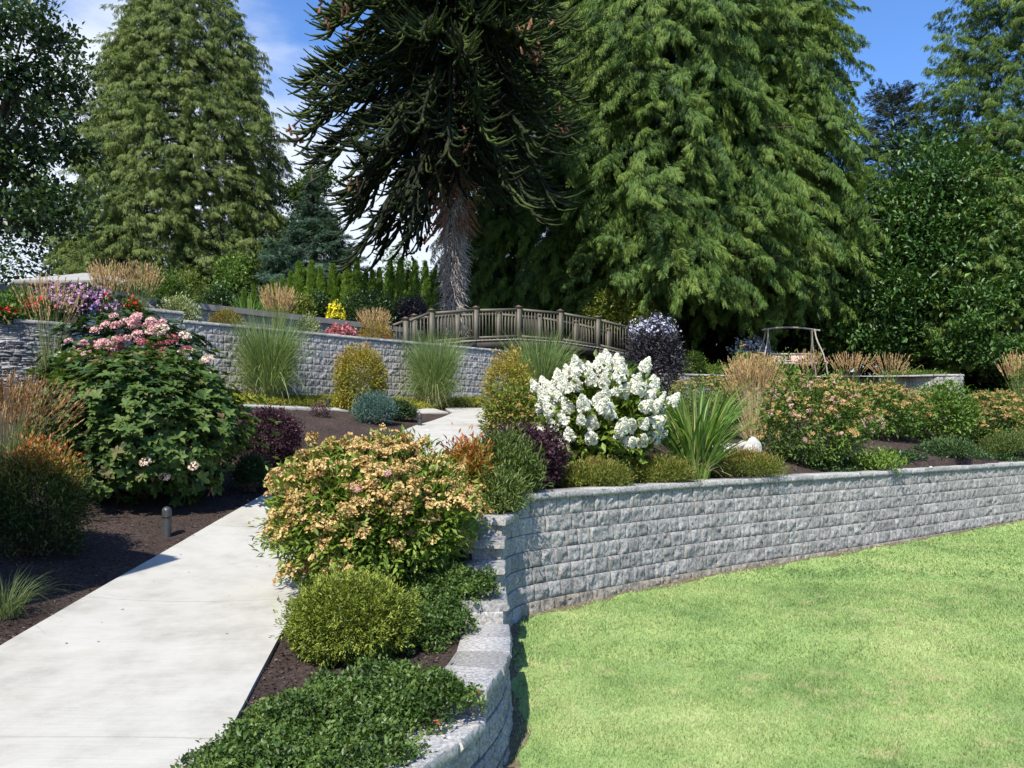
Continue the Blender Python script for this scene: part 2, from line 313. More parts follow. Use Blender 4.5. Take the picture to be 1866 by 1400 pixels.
wv = .20+.05*np.sin(q_*3.1)+.03*np.sin(q_*9.7)+rng.normal(0, .012, len(q_)); rows = [C_+n_l*f for f in (0, .5)]+[C_+n_l*wv[:, None]]; rows[1] = C_+n_l*(wv*.5)[:, None]
T_ = np.array([np.c_[r_, lawnsurf(r_[:, 0], r_[:, 1])+dz] for r_, dz in zip(rows, (.02, .012, .004))]); m_ = len(q_); k_ = (np.arange(2)[:, None]*m_+np.arange(m_-1)[None]).ravel()
mb = MB(); mb.add(T_.reshape(-1, 3), np.stack([k_, k_+m_, k_+m_+1, k_+1], -1)); tag(mb.build('soil_edge', plain('dry_soil', (.13, .10, .062), .95, nscale=18, var=.4, bs=.8, bd=.02)), kind='structure')
# lawn blades: closer is denser and finer
mb = MB()
for (y0, y1, dens, wd, ht) in ((4.2, 8.5, 7500, .0032, .036), (8.5, 12, 4200, .005, .038), (12, 17, 1300, .010, .042), (17, 26, 450, .018, .045)):
    xm = y1*.80+1.2; n_ = int((y1-y0)*(xm+1.2)*dens); x = rng.uniform(-1.2, xm, n_); y = rng.uniform(y0, y1, n_)
    k = (x/y < .82) & inpoly(x, y, np.vstack([offset(NW, .05), [(-8, -8), (60, -8), (60, 33)]])); x, y = x[k], y[k]
    ed = edge_dist(x, y); k = rng.random(len(x)) < np.clip((ed-.10)*4.2, .06, 1); x, y = x[k], y[k]; n_ = len(x)
    clump = vn(np.stack([x*2.2, y*2.2, x*0], -1), 1.3)
    pos = np.stack([x, y, lawnsurf(x, y)-.004], -1); lean = rng.normal(0, .55, (n_, 3)); lean[:, 2] = 1
    R = frames(lean, rng.normal(0, 1, (n_, 3))); s = ht*(.6+.7*rng.random(n_))*(1+.35*clump)
    sc = np.stack([s, wd*(.7+.6*rng.random(n_)), s], -1)
    scat(mb, [(0, -1, 0), (0, 1, 0), (.6, .6, .06), (.6, -.6, .06), (1, 0, .2)], [[0, 1, 2], [0, 2, 3], [3, 2, 4]], pos, R, sc, np.clip(.5+.3*clump+rng.normal(0, .25, n_), 0, 1))
tag(mb.build('grass', M_LAWN), 'short mown green lawn grass with dry straw coloured patches', 'grass', kind='stuff')

# ------------------------------------------------------------------ concrete path (slabs with open joints)
def ribbon(mb, Lp, Rp, zf, nv=24, nu=6, th=.1, lift=.045):
    t = np.linspace(0, 1, nv); Lq = np.stack([np.interp(t, np.linspace(0, 1, len(Lp)), np.array(Lp)[:, k]) for k in (0, 1)], -1)
    Rq = np.stack([np.interp(t, np.linspace(0, 1, len(Rp)), np.array(Rp)[:, k]) for k in (0, 1)], -1)
    u = np.linspace(0, 1, nu)[None, :, None]; P = Lq[:, None]*(1-u)+Rq[:, None]*u; z = zf(P[..., 0], P[..., 1])+lift
    T = np.concatenate([P, z[..., None]], -1); i = np.arange(nv-1)[:, None]*nu+np.arange(nu-1)[None]
    mb.add(T, np.stack([i, i+1, i+nu+1, i+nu], -1).reshape(-1, 4))
    B = np.concatenate([T[:, 0], T[1:, -1]*0+T[1:, -1]])  # skirts
    for E in (T[:, 0], T[:, -1], T[0], T[-1]):
        m = len(E); V = np.concatenate([E, E-[0, 0, th]]); k = np.arange(m-1); mb.add(V, np.stack([k, k+1, k+m+1, k+m], -1))
pl = smooth([(-4.05, 2.0), (-4.2, 4.5), (-4.3, 7.2), (-4.28, 10.5), (-3.85, 13.7), (-3.25, 16.5), (-2.64, 19), (-1.95, 22.3), (-1.62, 24.6)], 3)
pr = smooth([(-1.75, 2.0), (-1.8, 5.2), (-2.0, 7.1), (-2.16, 9), (-1.95, 11.5), (-1.45, 14.2), (-.75, 17.2), (-.2, 20), (.25, 22.6), (.7, 25.6)], 3)
Al = arclen(pl)/arclen(pl)[-1]; Ar = arclen(pr)/arclen(pr)[-1]
mb = MB(); jy = [2.0, 5.45, 8.55, 11.65, 14.8, 17.9, 21.0, 24.2]
def at_y(P, y): return (float(np.interp(y, P[:, 1], P[:, 0])), y)
for a, b in zip(jy[:-1], jy[1:]):
    ys = np.linspace(a+.009, b-.009, 26); ribbon(mb, [at_y(pl, q) for q in ys], [at_y(pr, q) for q in ys], gz, 26, 8)
jl = [(-1.72, 24.21), (-1.9, 24.7), (-3.6, 23.45), (-5.2, 21.95), (-6.9, 20.3), (-9.5, 17.6)]
ribbon(mb, [(-9.7, 17.2), (-6.95, 19.75), (-5.1, 21.35), (-3.4, 22.95), (-1.8, 24.2)], [(-10.4, 17.9), (-7.75, 20.45), (-5.75, 22.2), (-4.1, 23.75), (-2.5, 25.2)], gz, 40, 4)
ribbon(mb, [at_y(pl, 24.21), (-1.9, 24.8), (-2.0, 25.3)], [at_y(pr, 24.21), (1.2, 25.3), (1.9, 26.4)], gz, 14, 8)
tag(mb.build('path', M_CONC, smooth=False), kind='structure')

# ------------------------------------------------------------------ block walls
def wall_blocks(mb, cap, line, level, ztop, course, ncourse, zbase, bw=.23, depth=.26, batter=.014, rough=.013, vrange=(.2, .8), dirt=None, capw=.36, capth=.085, side=1, caps=.46, mi=0, jit=0.):
    """line: plan polyline of the face; level(s) -> how many courses are missing on top at arc length s"""
    A = arclen(line); Ltot = A[-1]
    gu, gv = 11, 8; U, Vv = np.meshgrid(np.linspace(0, 1, gu), np.linspace(0, 1, gv))
    mask = np.minimum(np.minimum(U, 1-U)*20, np.minimum(Vv, 1-Vv)*16); mask = np.clip(mask, 0, 1)
    per = np.concatenate([np.arange(gu), np.arange(2*gu-1, gu*gv, gu), np.arange(gu*gv-2, gu*gv-gu-1, -1), np.arange(gu*gv-2*gu, 0, -gu)])
    i = np.arange(gv-1)[:, None]*gu+np.arange(gu-1)[None]; Q = np.stack([i, i+1, i+gu+1, i+gu], -1).reshape(-1, 4)
    if side > 0: Q = Q[:, ::-1]
    for c in range(ncourse):
        z1 = ztop-c*course; z0 = z1-course; s = -rng.random()*bw
        out = batter*c*side
        ln = offset(line, out)
        while s < Ltot:
            w_ = bw*(1+jit*rng.uniform(-1, 1.6)); s0, s1 = max(s, 0), min(s+w_, Ltot); s += w_
            if s1-s0 < .03: continue
            sm = (s0+s1)/2
            if level(sm) > c: continue
            P = resamp(line, np.array([s0+.0045, s1-.0045])); t = (P[1]-P[0]); t = t/np.linalg.norm(t); nn = np.array([-t[1], t[0]])*side
            zb = zbase(*P.mean(0))
            if z1 < zb-.02: continue
            P = P+nn*(batter*c+(rng.normal(0, .003)))
            q = P[0][None, None]*(1-U)[..., None]+P[1][None, None]*U[..., None]
            cg = rng.normal(0, 1, (4, 4)); iu = U*2.999; iv = Vv*2.999; a0 = iu.astype(int); b0 = iv.astype(int); fu = iu-a0; fv = iv-b0
            d = rough*.9*(cg[b0, a0]*(1-fu)*(1-fv)+cg[b0, a0+1]*fu*(1-fv)+cg[b0+1, a0]*(1-fu)*fv+cg[b0+1, a0+1]*fu*fv)+rng.normal(0, rough*.45, U.shape)+.005
            d = d*mask-.006*(mask < .01)
            q = q+nn[None, None]*d[..., None]
            g = .004
            zc = z0+g+(z1-z0-g*1.5)*Vv
            T = np.concatenate([q, zc[..., None]], -1).reshape(-1, 3)
            v = rng.uniform(*vrange); m_ = mi
            if dirt and dirt(z0, zb): m_ = dirt(z0, zb)
            mb.add(T, Q, v, m_)
            E = T[per]; Bk = E.copy(); Bk[:, :2] -= nn*depth; k = np.arange(len(per)); k2 = (k+1) % len(per)
            F_ = np.stack([k, k+len(per), k2+len(per), k2], -1)
            mb.add(np.concatenate([E, Bk]), F_[:, ::-1] if side > 0 else F_, v, m_)
    # coping: stones follow each run of equal level
    if cap is not None:
        s = 0.; brk = [0.]; ss = np.arange(0, Ltot, .02); lv = np.array([level(q) for q in ss])
        for q, a, b in zip(ss[1:], lv[:-1], lv[1:]):
            if a != b: brk.append(q)
        brk.append(Ltot)
        for a, b in zip(brk[:-1], brk[1:]):
            lvl = level((a+b)/2); zt = ztop-lvl*course; nst = max(1, round((b-a)/caps))
            cut = np.linspace(a, b, nst+1)
            for s0, s1 in zip(cut[:-1], cut[1:]):
                nk = max(3, int((s1-s0)/.07)+2); ends = resamp(line, np.array([s0+.009, s1-.009])); C = ends[0][None]*(1-np.linspace(0, 1, nk))[:, None]+ends[1][None]*np.linspace(0, 1, nk)[:, None]
                t = np.gradient(C, axis=0); t /= np.linalg.norm(t, axis=1)[:, None]; nn = np.stack([-t[:, 1], t[:, 0]], -1)*side
                o = .035+batter*lvl; fr = C+nn*o; bk = C+nn*(o-capw)
                dz = rng.normal(0, .0025); o += rng.normal(0, .004)
                r1 = fr+nn*rng.normal(0, .006, nk)[:, None]; r2 = fr+nn*(.008+rng.normal(0, .006, nk)[:, None]); r0 = fr-nn*.005
                rows = [np.c_[bk, np.full(nk, zt+dz)], np.c_[bk, np.full(nk, zt+capth+dz)], np.c_[(bk*.5+fr*.5), np.full(nk, zt+capth+dz)], np.c_[r0, zt+capth+dz+np.zeros(nk)], np.c_[r1, zt+capth*.92+rng.normal(0, .003, nk)], np.c_[r2, zt+capth*.4+rng.normal(0, .004, nk)], np.c_[r1, np.full(nk, zt+.002)], np.c_[bk, np.full(nk, zt+.002)]]
                T = np.array(rows); m = len(rows); k = (np.arange(m-1)[:, None]*nk+np.arange(nk-1)[None]).ravel()
                Qc = np.stack([k, k+nk, k+nk+1, k+1], -1); v = rng.uniform(0, 1)
                cap.add(T.reshape(-1, 3), Qc if side > 0 else Qc[:, ::-1], v)
                e0 = np.arange(0, m-1)*nk; e1 = e0+nk-1
                for e, fl in ((e0, 1), (e1, -1)):
                    cap.add(T.reshape(-1, 3)[e], [list(range(len(e)))[::fl*side]], v)
# near wall: travel direction is right->left, the lawn lies on the LEFT of travel
sA = arclen(NW)
def s_at(y):                                            # arc length where the returning wall crosses distance y
    k = np.where((NW[:, 1] <= y))[0][0]; a, b = NW[k-1], NW[k]; return sA[k-1]+(a[1]-y)/(a[1]-b[1])*(sA[k]-sA[k-1])
steps = [s_at(10.05), s_at(9.42), s_at(9.02), s_at(8.6), s_at(7.83), s_at(5.95), s_at(4.0)]
def lev(s): return int(np.searchsorted(steps, s))
NWr = thing('retaining_wall', 'long curved grey block retaining wall along the lawn, its coping stepping down to the foreground', 'wall', (.34, 10.4, -.6))
B1, C1 = MB(), MB()
wall_blocks(B1, C1, NW, lev, .70, .2, 11, lawnsurf_ := (lambda x, y: float(lawnz(x, y))-.02), depth=.38, capw=.43,
            dirt=lambda z0, zb: (1 if z0 < zb-.025 else 0))
o = B1.build('block_courses', [M_BLOCK, M_DIRT], NWr, origin=NWr.location); o = C1.build('coping', M_CAP, NWr, origin=NWr.location)
# back of the wall so nothing shows through from above
# terraced far wall
FW = smooth([(-9.2, 19.45), (-7.75, 20.95), (-4.62, 24.4), (-1.18, 27.95), (-.48, 28.7), (-.05, 29.5), (.2, 31)], 2)
FW0 = FW
mb, cp = MB(), MB()
fA = arclen(FW)
FWr = thing('retaining_wall', 'tall straight grey block wall behind the two big green grass clumps, ending at the footbridge', 'wall', (-4.62, 24.4, 2.3))
wall_blocks(mb, cp, FW[::-1], lambda s: (1 if s < fA[-1]-1.75 else 0), 4.3, .2, 11, lambda x, y: 2.2, depth=.22, capw=.36, batter=.006)
mb.build('block_courses', [M_BLOCK], FWr, origin=FWr.location); cp.build('coping', M_CAP, FWr, origin=FWr.location)
# dry stone wall at the far left
SWl = smooth([(-22, 15.0), (-13, 15.9), (-9.6, 17.1), (-9.05, 18.0), (-8.95, 18.9)], 2)
SW = thing('stone_wall', 'rough dry stacked dark stone wall under the red and purple flowers', 'wall', (-10, 17, 2.3))
mb, cp = MB(), MB()
wall_blocks(mb, cp, SWl[::-1], lambda s: 0, 3.66, .085, 22, lambda x, y: 1.9, bw=.30, depth=.22, capw=.40, batter=.003, rough=.03, jit=.5, vrange=(0, 1))
mb.build('stonework', [M_STONE], SW, origin=SW.location); cp.build('coping', M_CAP, SW, origin=SW.location)
# small upper stone wall with a sloping cap
mb = MB(); SW2 = thing('stone_wall', 'short upper stone wall with a sloping grey cap beside the red flowers', 'wall', (px(262, 23), 23, 4))
p0 = np.array([px(205, 22.0), 22.0]); p1 = np.array([px(300, 22.8), 22.8])
wall_blocks(mb, None, np.array([p1, (p0+p1)/2, p0]), lambda s: 0, 4.95, .09, 12, lambda x, y: 3.9, bw=.28, depth=.3, rough=.03, jit=.5, vrange=(0, 1), batter=.002)
mb.build('stonework', [M_STONE], SW2, origin=SW2.location)
mb = MB(); beam(mb, (px(180, 22), 22.0, 5.06), (px(245, 22.3), 22.28, 4.98), .5, .07); beam(mb, (px(245.5, 22.3), 22.29, 4.975), (px(310, 22.9), 22.9, 4.3), .5, .07)
mb.build('coping', M_CAP, SW2, origin=SW2.location)
# smooth upper wall
UW = smooth([(-13.5, 20.5), (-9.2, 23.9), (-6.5, 27.1), (-3.85, 30.2), (-3.3, 31.2)], 2)
UWr = thing('retaining_wall', 'smooth grey rendered upper wall with a thick flat cap, below the pointed hedge', 'wall', (-6.5, 27.1, 4.1))
def slabwall(mb, line, z0, z1, out, dep):
    nn = offset(line, -out); bk = offset(line, dep); n = len(line)
    V = np.concatenate([np.c_[nn, np.full(n, z0)], np.c_[nn, np.full(n, z1)], np.c_[bk, np.full(n, z1)], np.c_[bk, np.full(n, z0)]])
    k = np.arange(n-1); 
    for r_ in range(4):
        a = r_*n; b_ = ((r_+1) % 4)*n; mb.add(V, np.stack([a+k, a+k+1, b_+k+1, b_+k], -1))
    for e in (0, n-1): mb.add(V[[e, n+e, 2*n+e, 3*n+e]], [[0, 1, 2, 3]])
mb = MB(); slabwall(mb, UW, 3.9, 4.93, 0, .3); mb.build('rendered_face', M_STUCCO, UWr, origin=UWr.location)
mb = MB(); slabwall(mb, UW, 4.932, 5.1, .07, .36); mb.build('cap', M_STUCCAP, UWr, origin=UWr.location)
# curved low wall on the right
RWl = smooth([(px(1782, 34.2), 37.6), (px(1782, 34.2)+.1, 36.0), (px(1776, 34.5), 35.1), (px(1720, 35.2), 35.0), (px(1600, 36.3), 36.2), (px(1480, 36.6), 36.6), (px(1380, 36), 36.2), (px(1245, 34), 34.6), (px(1190, 33), 34.6)], 2)
RW = thing('retaining_wall', 'low curved grey block wall in front of the garden swing at the back', 'wall', (px(1600, 36.3), 36.2, 2.6))
mb, cp = MB(), MB()
wall_blocks(mb, cp, RWl, lambda s: 0, 3.66, .2, 8, lambda x, y: 2.0, depth=.25, batter=.006, capw=.36)
mb.build('block_courses', [M_BLOCK], RW, origin=RW.location); cp.build('coping', M_CAP, RW, origin=RW.location)
# terraces behind the walls
def sheet(name, poly, zf, mat, step=.5, nz_=.03):
    poly = np.asarray(poly, float); mn, mxx = poly.min(0), poly.max(0)
    import bmesh
    bm = bmesh.new(); vs = [bm.verts.new((p[0], p[1], 0)) for p in poly]; f = bm.faces.new(vs)
    bmesh.ops.triangulate(bm, faces=[f])
    for _ in range(3): bmesh.ops.subdivide_edges(bm, edges=[e for e in bm.edges if e.calc_length() > step], cuts=1); bmesh.ops.triangulate(bm, faces=bm.faces[:])
    for v in bm.verts: v.co.z = zf(v.co.x, v.co.y)+nz_*math.sin(v.co.x*2.1)*math.cos(v.co.y*1.7)
    me = bpy.data.meshes.new(name); bm.to_mesh(me); bm.free(); me.materials.append(mat)
    o = bpy.data.objects.new(name, me); COL.objects.link(o); return tag(o, kind='structure')
sheet('terrace_ground', np.vstack([offset(SWl, .1)[:-2], offset(FW, .1)[1:], [(-.4, 33), (-3, 33), (-16, 27), (-24, 22)]]), lambda x, y: 3.66 if x < -9.2 else 4.08, M_MULCH)
sheet('upper_ground', np.vstack([offset(UW, .2), [(-3, 34), (-1, 45), (20, 46), (20, 70), (-50, 70), (-50, 20)]]), lambda x, y: 4.98+max(0, y-34)*.02, M_MULCH)
sheet('terrace_ground', np.vstack([offset(RWl[::-1], .1), [(px(1782, 34.2)-.1, 39), (px(1866, 40)+8, 46), (30, 70), (4, 70), (3, 44), (4.6, 35.5)]]), lambda x, y: 3.64+max(0, (y-38))*.03, M_MULCH)
#@@PLANTS
# ------------------------------------------------------------------ leaf shapes
T_LEAF = [(0, 0, 0), (.45, .5, .07), (1, 0, -.12), (.45, -.5, .07)]; F_LEAF = [[0, 2, 1], [0, 3, 2]]
T_BIG = [(0, 0, 0), (.25, .40, .07), (.68, .42, .03), (1, 0, -.16), (.68, -.42, .03), (.25, -.40, .07), (.5, 0, -.03)]
F_BIG = [[0, 6, 1], [1, 6, 2], [2, 6, 3], [3, 6, 4], [4, 6, 5], [5, 6, 0]]
def frondT(n=6, w=.16, droop=.35, lw=.10):
    """flat conifer spray: a spine with narrow side blades, bending down"""
    V, Fc = [], []
    def q(x): return -droop*x*x
    V += [(0, -.03, 0), (0, .03, 0), (1, 0, q(1))]; Fc.append([0, 1, 2])
    for k in range(n):
        x = .08+.8*k/n; l = (1-x)*.42+.10
        for s_ in (1, -1):
            b_ = len(V); V += [(x, 0, q(x)), (x+l*.35, s_*l*.62, q(x)-.05), (x+l*.95, s_*l*.85, q(x)-.16), (x+l*.55, s_*l*.35, q(x)-.02)]
            Fc += [[b_, b_+1, b_+2], [b_, b_+2, b_+3]]
    return V, Fc
T_FR, F_FR = frondT(4)
def sph(n, zmin=-1.):
    z = rng.uniform(zmin, 1, n); a = rng.uniform(0, 2*math.pi, n); r = np.sqrt(1-z*z); return np.stack([r*np.cos(a), r*np.sin(a), z], -1)
UPV = np.array([0, 0, 1.])
def bush(mb, c, rad, ntip, per, size, T=T_LEAF, Fc=F_LEAF, zmin=-.55, lump=.16, lf=3., up=.5, out=.8, rnd=.55, inner=.4, wid=1., spread=.9, v0=.5, dv=.22, seed=0., topv=0., mi=0, flat=0., shoot=.07):
    """leaf clusters through a lumpy ellipsoid; returns tips and directions"""
    c = np.array(c, float); rad = np.array(rad, float)
    d = sph(ntip, zmin); lm = vn(d*lf, seed); f = 1+lump*lm; rr = 1-inner*rng.random(ntip)**1.8; rr = np.where((rng.random(ntip) < shoot) & (d[:, 2] > -.3), rng.uniform(1.0, 1.0+2.0*min(.11, shoot*1.6), ntip), rr)
    P = c+d*rad*(f*rr)[:, None]
    if per:
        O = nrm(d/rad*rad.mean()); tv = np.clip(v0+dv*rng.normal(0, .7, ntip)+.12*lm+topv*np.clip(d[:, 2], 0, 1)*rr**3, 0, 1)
        PP = np.repeat(P, per, 0)+rng.normal(0, size*spread, (ntip*per, 3)); OO = np.repeat(O, per, 0)
        D = nrm(OO*out+UPV*up*rng.random((ntip*per, 1))*1.4+rng.normal(0, rnd, (ntip*per, 3)))
        if flat: D[:, 2] *= (1-flat)
        R = frames(D, nrm(OO*.5+UPV*1.0+rng.normal(0, .35, D.shape)))
        s = size*(.65+.7*rng.random(len(PP))); sc = np.stack([s, s*wid, s], -1)
        scat(mb, T, Fc, PP, R, sc, np.clip(np.repeat(tv, per)+rng.normal(0, .10, len(PP)), 0, 1), mi)
    return P, nrm(d/rad*rad.mean()), rr
def stems(mb, base, P, n, r=.012, mi=0):
    P = P[rng.choice(len(P), min(n, len(P)), replace=False)]; m = 6; t = np.linspace(0, 1, m)[None, :, None]
    b0 = np.array(base)+np.stack([rng.normal(0, .07, len(P)), rng.normal(0, .07, len(P)), np.zeros(len(P))], -1)
    mid = b0*.5+P*.5; mid[:, 2] -= .0; mid[:, :2] = b0[:, :2]*.68+P[:, :2]*.32
    C = b0[:, None]*(1-t)**2+2*mid[:, None]*t*(1-t)+P[:, None]*t**2
    ropes(mb, C, np.repeat(np.linspace(r, r*.35, m)[None], len(P), 0), 5, rng.random(len(P)), mi)
G_MID = leaf('leaf_mid_green', [(.045, .09, .018), (.095, .17, .03), (.19, .28, .055)])
G_DARK = leaf('leaf_dark_green', [(.016, .038, .012), (.035, .075, .02), (.075, .14, .035)], rough=.38, spec=.5, trans=.2)
G_GLOSS = leaf('leaf_glossy_green', [(.026, .055, .012), (.065, .12, .024), (.145, .22, .048)], rough=.42, spec=.4, trans=.25)
G_HYD = leaf('hydrangea_leaf', [(.018, .042, .012), (.050, .10, .022), (.12, .185, .045), (.15, .11, .06)], rough=.55, spec=.25, trans=.28)
G_LIME = leaf('leaf_lime', [(.10, .15, .016), (.20, .27, .03), (.33, .38, .055)])
G_SPRUCE = leaf('needle_blue_green', [(.016, .042, .028), (.035, .08, .05), (.07, .14, .085)], trans=.1)
G_BALL = leaf('needle_yellow_green', [(.055, .085, .012), (.15, .20, .025), (.31, .35, .055)], trans=.2)
G_JUN = leaf('juniper_dark', [(.012, .030, .012), (.03, .065, .02), (.065, .12, .035)], trans=.12)
G_BLUE = leaf('juniper_blue', [(.05, .10, .085), (.11, .20, .165), (.20, .32, .27)], trans=.15, tc=(1, 1.1, 1, 1))
G_PURP = leaf('barberry_purple', [(.020, .008, .014), (.055, .022, .034), (.13, .065, .075)], trans=.2, tc=(1.3, .8, .9, 1))
G_BLACK = leaf('elder_black', [(.022, .020, .026), (.055, .050, .060), (.11, .105, .12)], trans=.12, tc=(1, .9, 1, 1))
G_NAND = leaf('nandina_new', [(.09, .13, .02), (.28, .26, .04), (.44, .19, .06), (.46, .11, .05)], trans=.35, tc=(1.3, 1, .5, 1))
G_YEL = leaf('nandina_golden', [(.07, .10, .015), (.20, .22, .028), (.36, .32, .05), (.42, .22, .06)], trans=.3)
G_HEATH = leaf('heath', [(.07, .10, .018), (.15, .19, .03), (.24, .26, .05), (.27, .14, .05)], trans=.2)
G_CEDAR = leaf('cedar_sprays', [(.014, .036, .012), (.040, .088, .022), (.10, .18, .032), (.165, .24, .045)], trans=.28, rough=.55)
G_CEDY = leaf('cedar_sprays_olive', [(.035, .058, .016), (.08, .125, .028), (.155, .21, .050), (.21, .255, .08)], trans=.28, rough=.55)
G_HEDGE = leaf('arborvitae', [(.06, .11, .012), (.14, .24, .025), (.24, .36, .045)], trans=.35)
G_PINE = leaf('dark_pine', [(.012, .022, .014), (.028, .045, .026), (.05, .075, .04)], trans=.08)
G_MAPLE = leaf('broadleaf_shade', [(.014, .030, .012), (.032, .065, .022), (.07, .12, .035), (.13, .17, .05)], trans=.25, rough=.42, spec=.5)
G_MONK = leaf('monkey_puzzle', [(.007, .009, .006), (.014, .019, .009), (.030, .046, .012), (.062, .092, .020)], trans=0, rough=.7, spec=.15)
G_MISC = leaf('miscanthus', [(.11, .17, .055), (.19, .27, .09), (.30, .38, .15), (.48, .50, .28)], trans=.3, rough=.6)
G_STRAW = leaf('straw_blade', [(.35, .28, .15), (.50, .40, .22), (.62, .50, .30)], trans=.2, rough=.7, tc=(1, .9, .7, 1))
G_PLUME = leaf('reed_plume', [(.38, .24, .10), (.55, .38, .18), (.70, .54, .30)], trans=.25, rough=.8, tc=(1, .9, .7, 1))
G_REEDG = leaf('reed_leaf', [(.10, .14, .05), (.18, .22, .08), (.30, .28, .12)], trans=.25, rough=.6)
G_IRIS = leaf('sword_leaf', [(.05, .12, .02), (.11, .21, .04), (.20, .32, .07), (.42, .42, .14)], trans=.35, rough=.4, spec=.5)
FL_TAN = leaf('faded_spirea_flower', [(.30, .18, .065), (.51, .35, .14), (.66, .49, .23)], trans=.15, rough=.85, spec=.1, tc=(1, .9, .7, 1))
FL_PINK = leaf('pink_flower', [(.55, .22, .25), (.72, .42, .42), (.85, .66, .60)], trans=.25, rough=.7, spec=.2, tc=(1, .9, .9, 1))
FL_ROSE = leaf('rose_flower', [(.30, .06, .08), (.45, .12, .15), (.62, .26, .27)], trans=.25, rough=.7, tc=(1, .8, .8, 1))
FL_WHITE = leaf('white_flower', [(.62, .64, .42), (.82, .82, .70), (.90, .90, .84)], trans=.25, rough=.7, spec=.2, tc=(1, 1, .95, 1))
FL_PURP = leaf('purple_flower', [(.34, .15, .32), (.55, .30, .50), (.75, .52, .68)], trans=.25, rough=.7, tc=(1, .9, 1, 1))
FL_RED = leaf('red_flower', [(.45, .01, .02), (.70, .03, .03), (.80, .08, .06)], trans=.2, rough=.6, tc=(1, .6, .6, 1))
FL_LAV = leaf('lavender_lace_flower', [(.30, .32, .48), (.50, .52, .66), (.72, .73, .80)], trans=.15, rough=.7, tc=(1, 1, 1, 1))
FL_YELL = leaf('yellow_flower', [(.60, .48, .01), (.82, .70, .02), (.90, .80, .08)], trans=.2, rough=.6, tc=(1, 1, .6, 1))

def loc(u, D, z=None): x = px(u, D); return np.array([x, D, gz(x, D) if z is None else z])
def place(u, D, u0, u1, vtop, z=None, zb=None):
    """base point and half-sizes for a plant seen between columns u0..u1 with its top at row vtop"""
    b = loc(u, D, z); wd = (u1-u0)/F*D/2; h = zz(vtop, D)-b[2]; return b, wd, h

# flower head templates (merged small faces)
def dome_head(n, r, h, fs):
    a = rng.uniform(0, 2*math.pi, n); q = np.sqrt(rng.random(n)); P = np.stack([q*np.cos(a)*r, q*np.sin(a)*r, h*(1-q**2)+rng.normal(0, h*.18, n)+.03*r*np.sin(a*5)], -1)
    return P, fs
PETAL = ([(-.5, -.5, 0), (.5, -.5, .15), (.5, .5, 0), (-.5, .5, .15)], [[0, 1, 2, 3]])
def head_mesh(mb, P, fs, nrmv, v=None, jitter=.6):
    n = len(P); R = frames(rng.normal(0, 1, (n, 3)), nrm(nrmv+rng.normal(0, jitter, (n, 3)))); scat(mb, *PETAL, P, R, fs*(.6+.8*rng.random(n)), v)
def corymb(mb, r=.075):
    """flat-topped cluster: several small domes"""
    k = rng.integers(5, 8); cs = np.c_[rng.normal(0, r*.55, (k, 2)), rng.normal(0, r*.16, k)]
    for c in cs:
        n = 26; a = rng.uniform(0, 2*math.pi, n); q = np.sqrt(rng.random(n)); rr = r*.52
        P = c+np.stack([q*np.cos(a)*rr, q*np.sin(a)*rr, rr*.45*(1-q*q)], -1); head_mesh(mb, P, .013, UPV, rng.uniform(.2, .9)+rng.normal(0, .15, n))
        P2 = c*[.5, .5, 1]+[0, 0, -r*1.1]; ropes(mb, np.linspace(P2, c+[0, 0, .0], 4)[None], np.full((1, 4), .0018), 3, np.array([.1]))
def panicle(mb, h=.2, r=.075):
    n = 460; t = rng.random(n)**.8; a = rng.uniform(0, 2*math.pi, n); rr = r*np.sin(np.pi*(.12+.84*(1-t)**.85)*.62)*1.12*(1+.12*np.sin(a*3+t*9)); 
    rr = r*np.clip((1-t)*1.35, 0, 1)**.7*np.clip(t*7+.35, 0, 1)*(1+.14*np.sin(a*4+t*11))
    D = np.stack([np.cos(a), np.sin(a), .35+0*a], -1); P = np.stack([np.cos(a)*rr, np.sin(a)*rr, t*h], -1)
    head_mesh(mb, P, .028, nrm(D), .45+.4*rng.random(n), .45)
def protos(name, fn, mat, n):
    out = []
    for k in range(n):
        mb = MB(); fn(mb); me_o = mb.build(name, mat); out.append(me_o.data); bpy.data.objects.remove(me_o)
    return out
def heads(root, name, meshes, P, Dr, size, nind=100, mat=None, tilt=.5):
    """individual flower heads as parts of the plant; beyond nind one merged stuff part"""
    o0 = np.array(root.location); order = np.argsort(P[:, 1])
    for q, k in enumerate(order[:nind]):
        o = bpy.data.objects.new(name, meshes[q % len(meshes)]); COL.objects.link(o); o.parent = root
        o.location = P[k]-o0; d = Vector(nrm(UPV*(1-tilt)+Dr[k]*tilt+rng.normal(0, .12, 3))); o.rotation_euler = d.to_track_quat('Z', 'Y').to_euler(); o.rotation_euler.rotate_axis('Z', rng.uniform(0, 6.28))
        s = size*rng.uniform(.75, 1.25); o.scale = (s, s, s)
    rest = order[nind:]
    if len(rest):
        mb = MB(); dat = []
        for me in meshes:
            n = len(me.vertices); co = np.empty(n*3, np.float32); me.vertices.foreach_get('co', co); v = np.empty(n, np.float32); me.attributes['v'].data.foreach_get('value', v)
            q4 = [tuple(p.vertices) for p in me.polygons if len(p.vertices) == 4]; dat.append((co.reshape(-1, 3), np.array(q4), v))
        for q, k in enumerate(rest):
            co, q4, v = dat[q % len(dat)]; d = nrm(UPV*(1-tilt)+Dr[k]*tilt+rng.normal(0, .12, 3)); R = frames(rng.normal(0, 1, (1, 3)), d[None])[0]
            mb.add(co@R.T*size*rng.uniform(.75, 1.25)+P[k], q4, v)
        o = mb.build(name, mat, root, origin=o0); o['kind'] = 'stuff'
CORY = protos('flower_cluster', corymb, FL_TAN, 6)
CORYP = protos('flower_cluster', corymb, FL_PINK, 3)
PANI = protos('flower_head', panicle, FL_WHITE, 5)

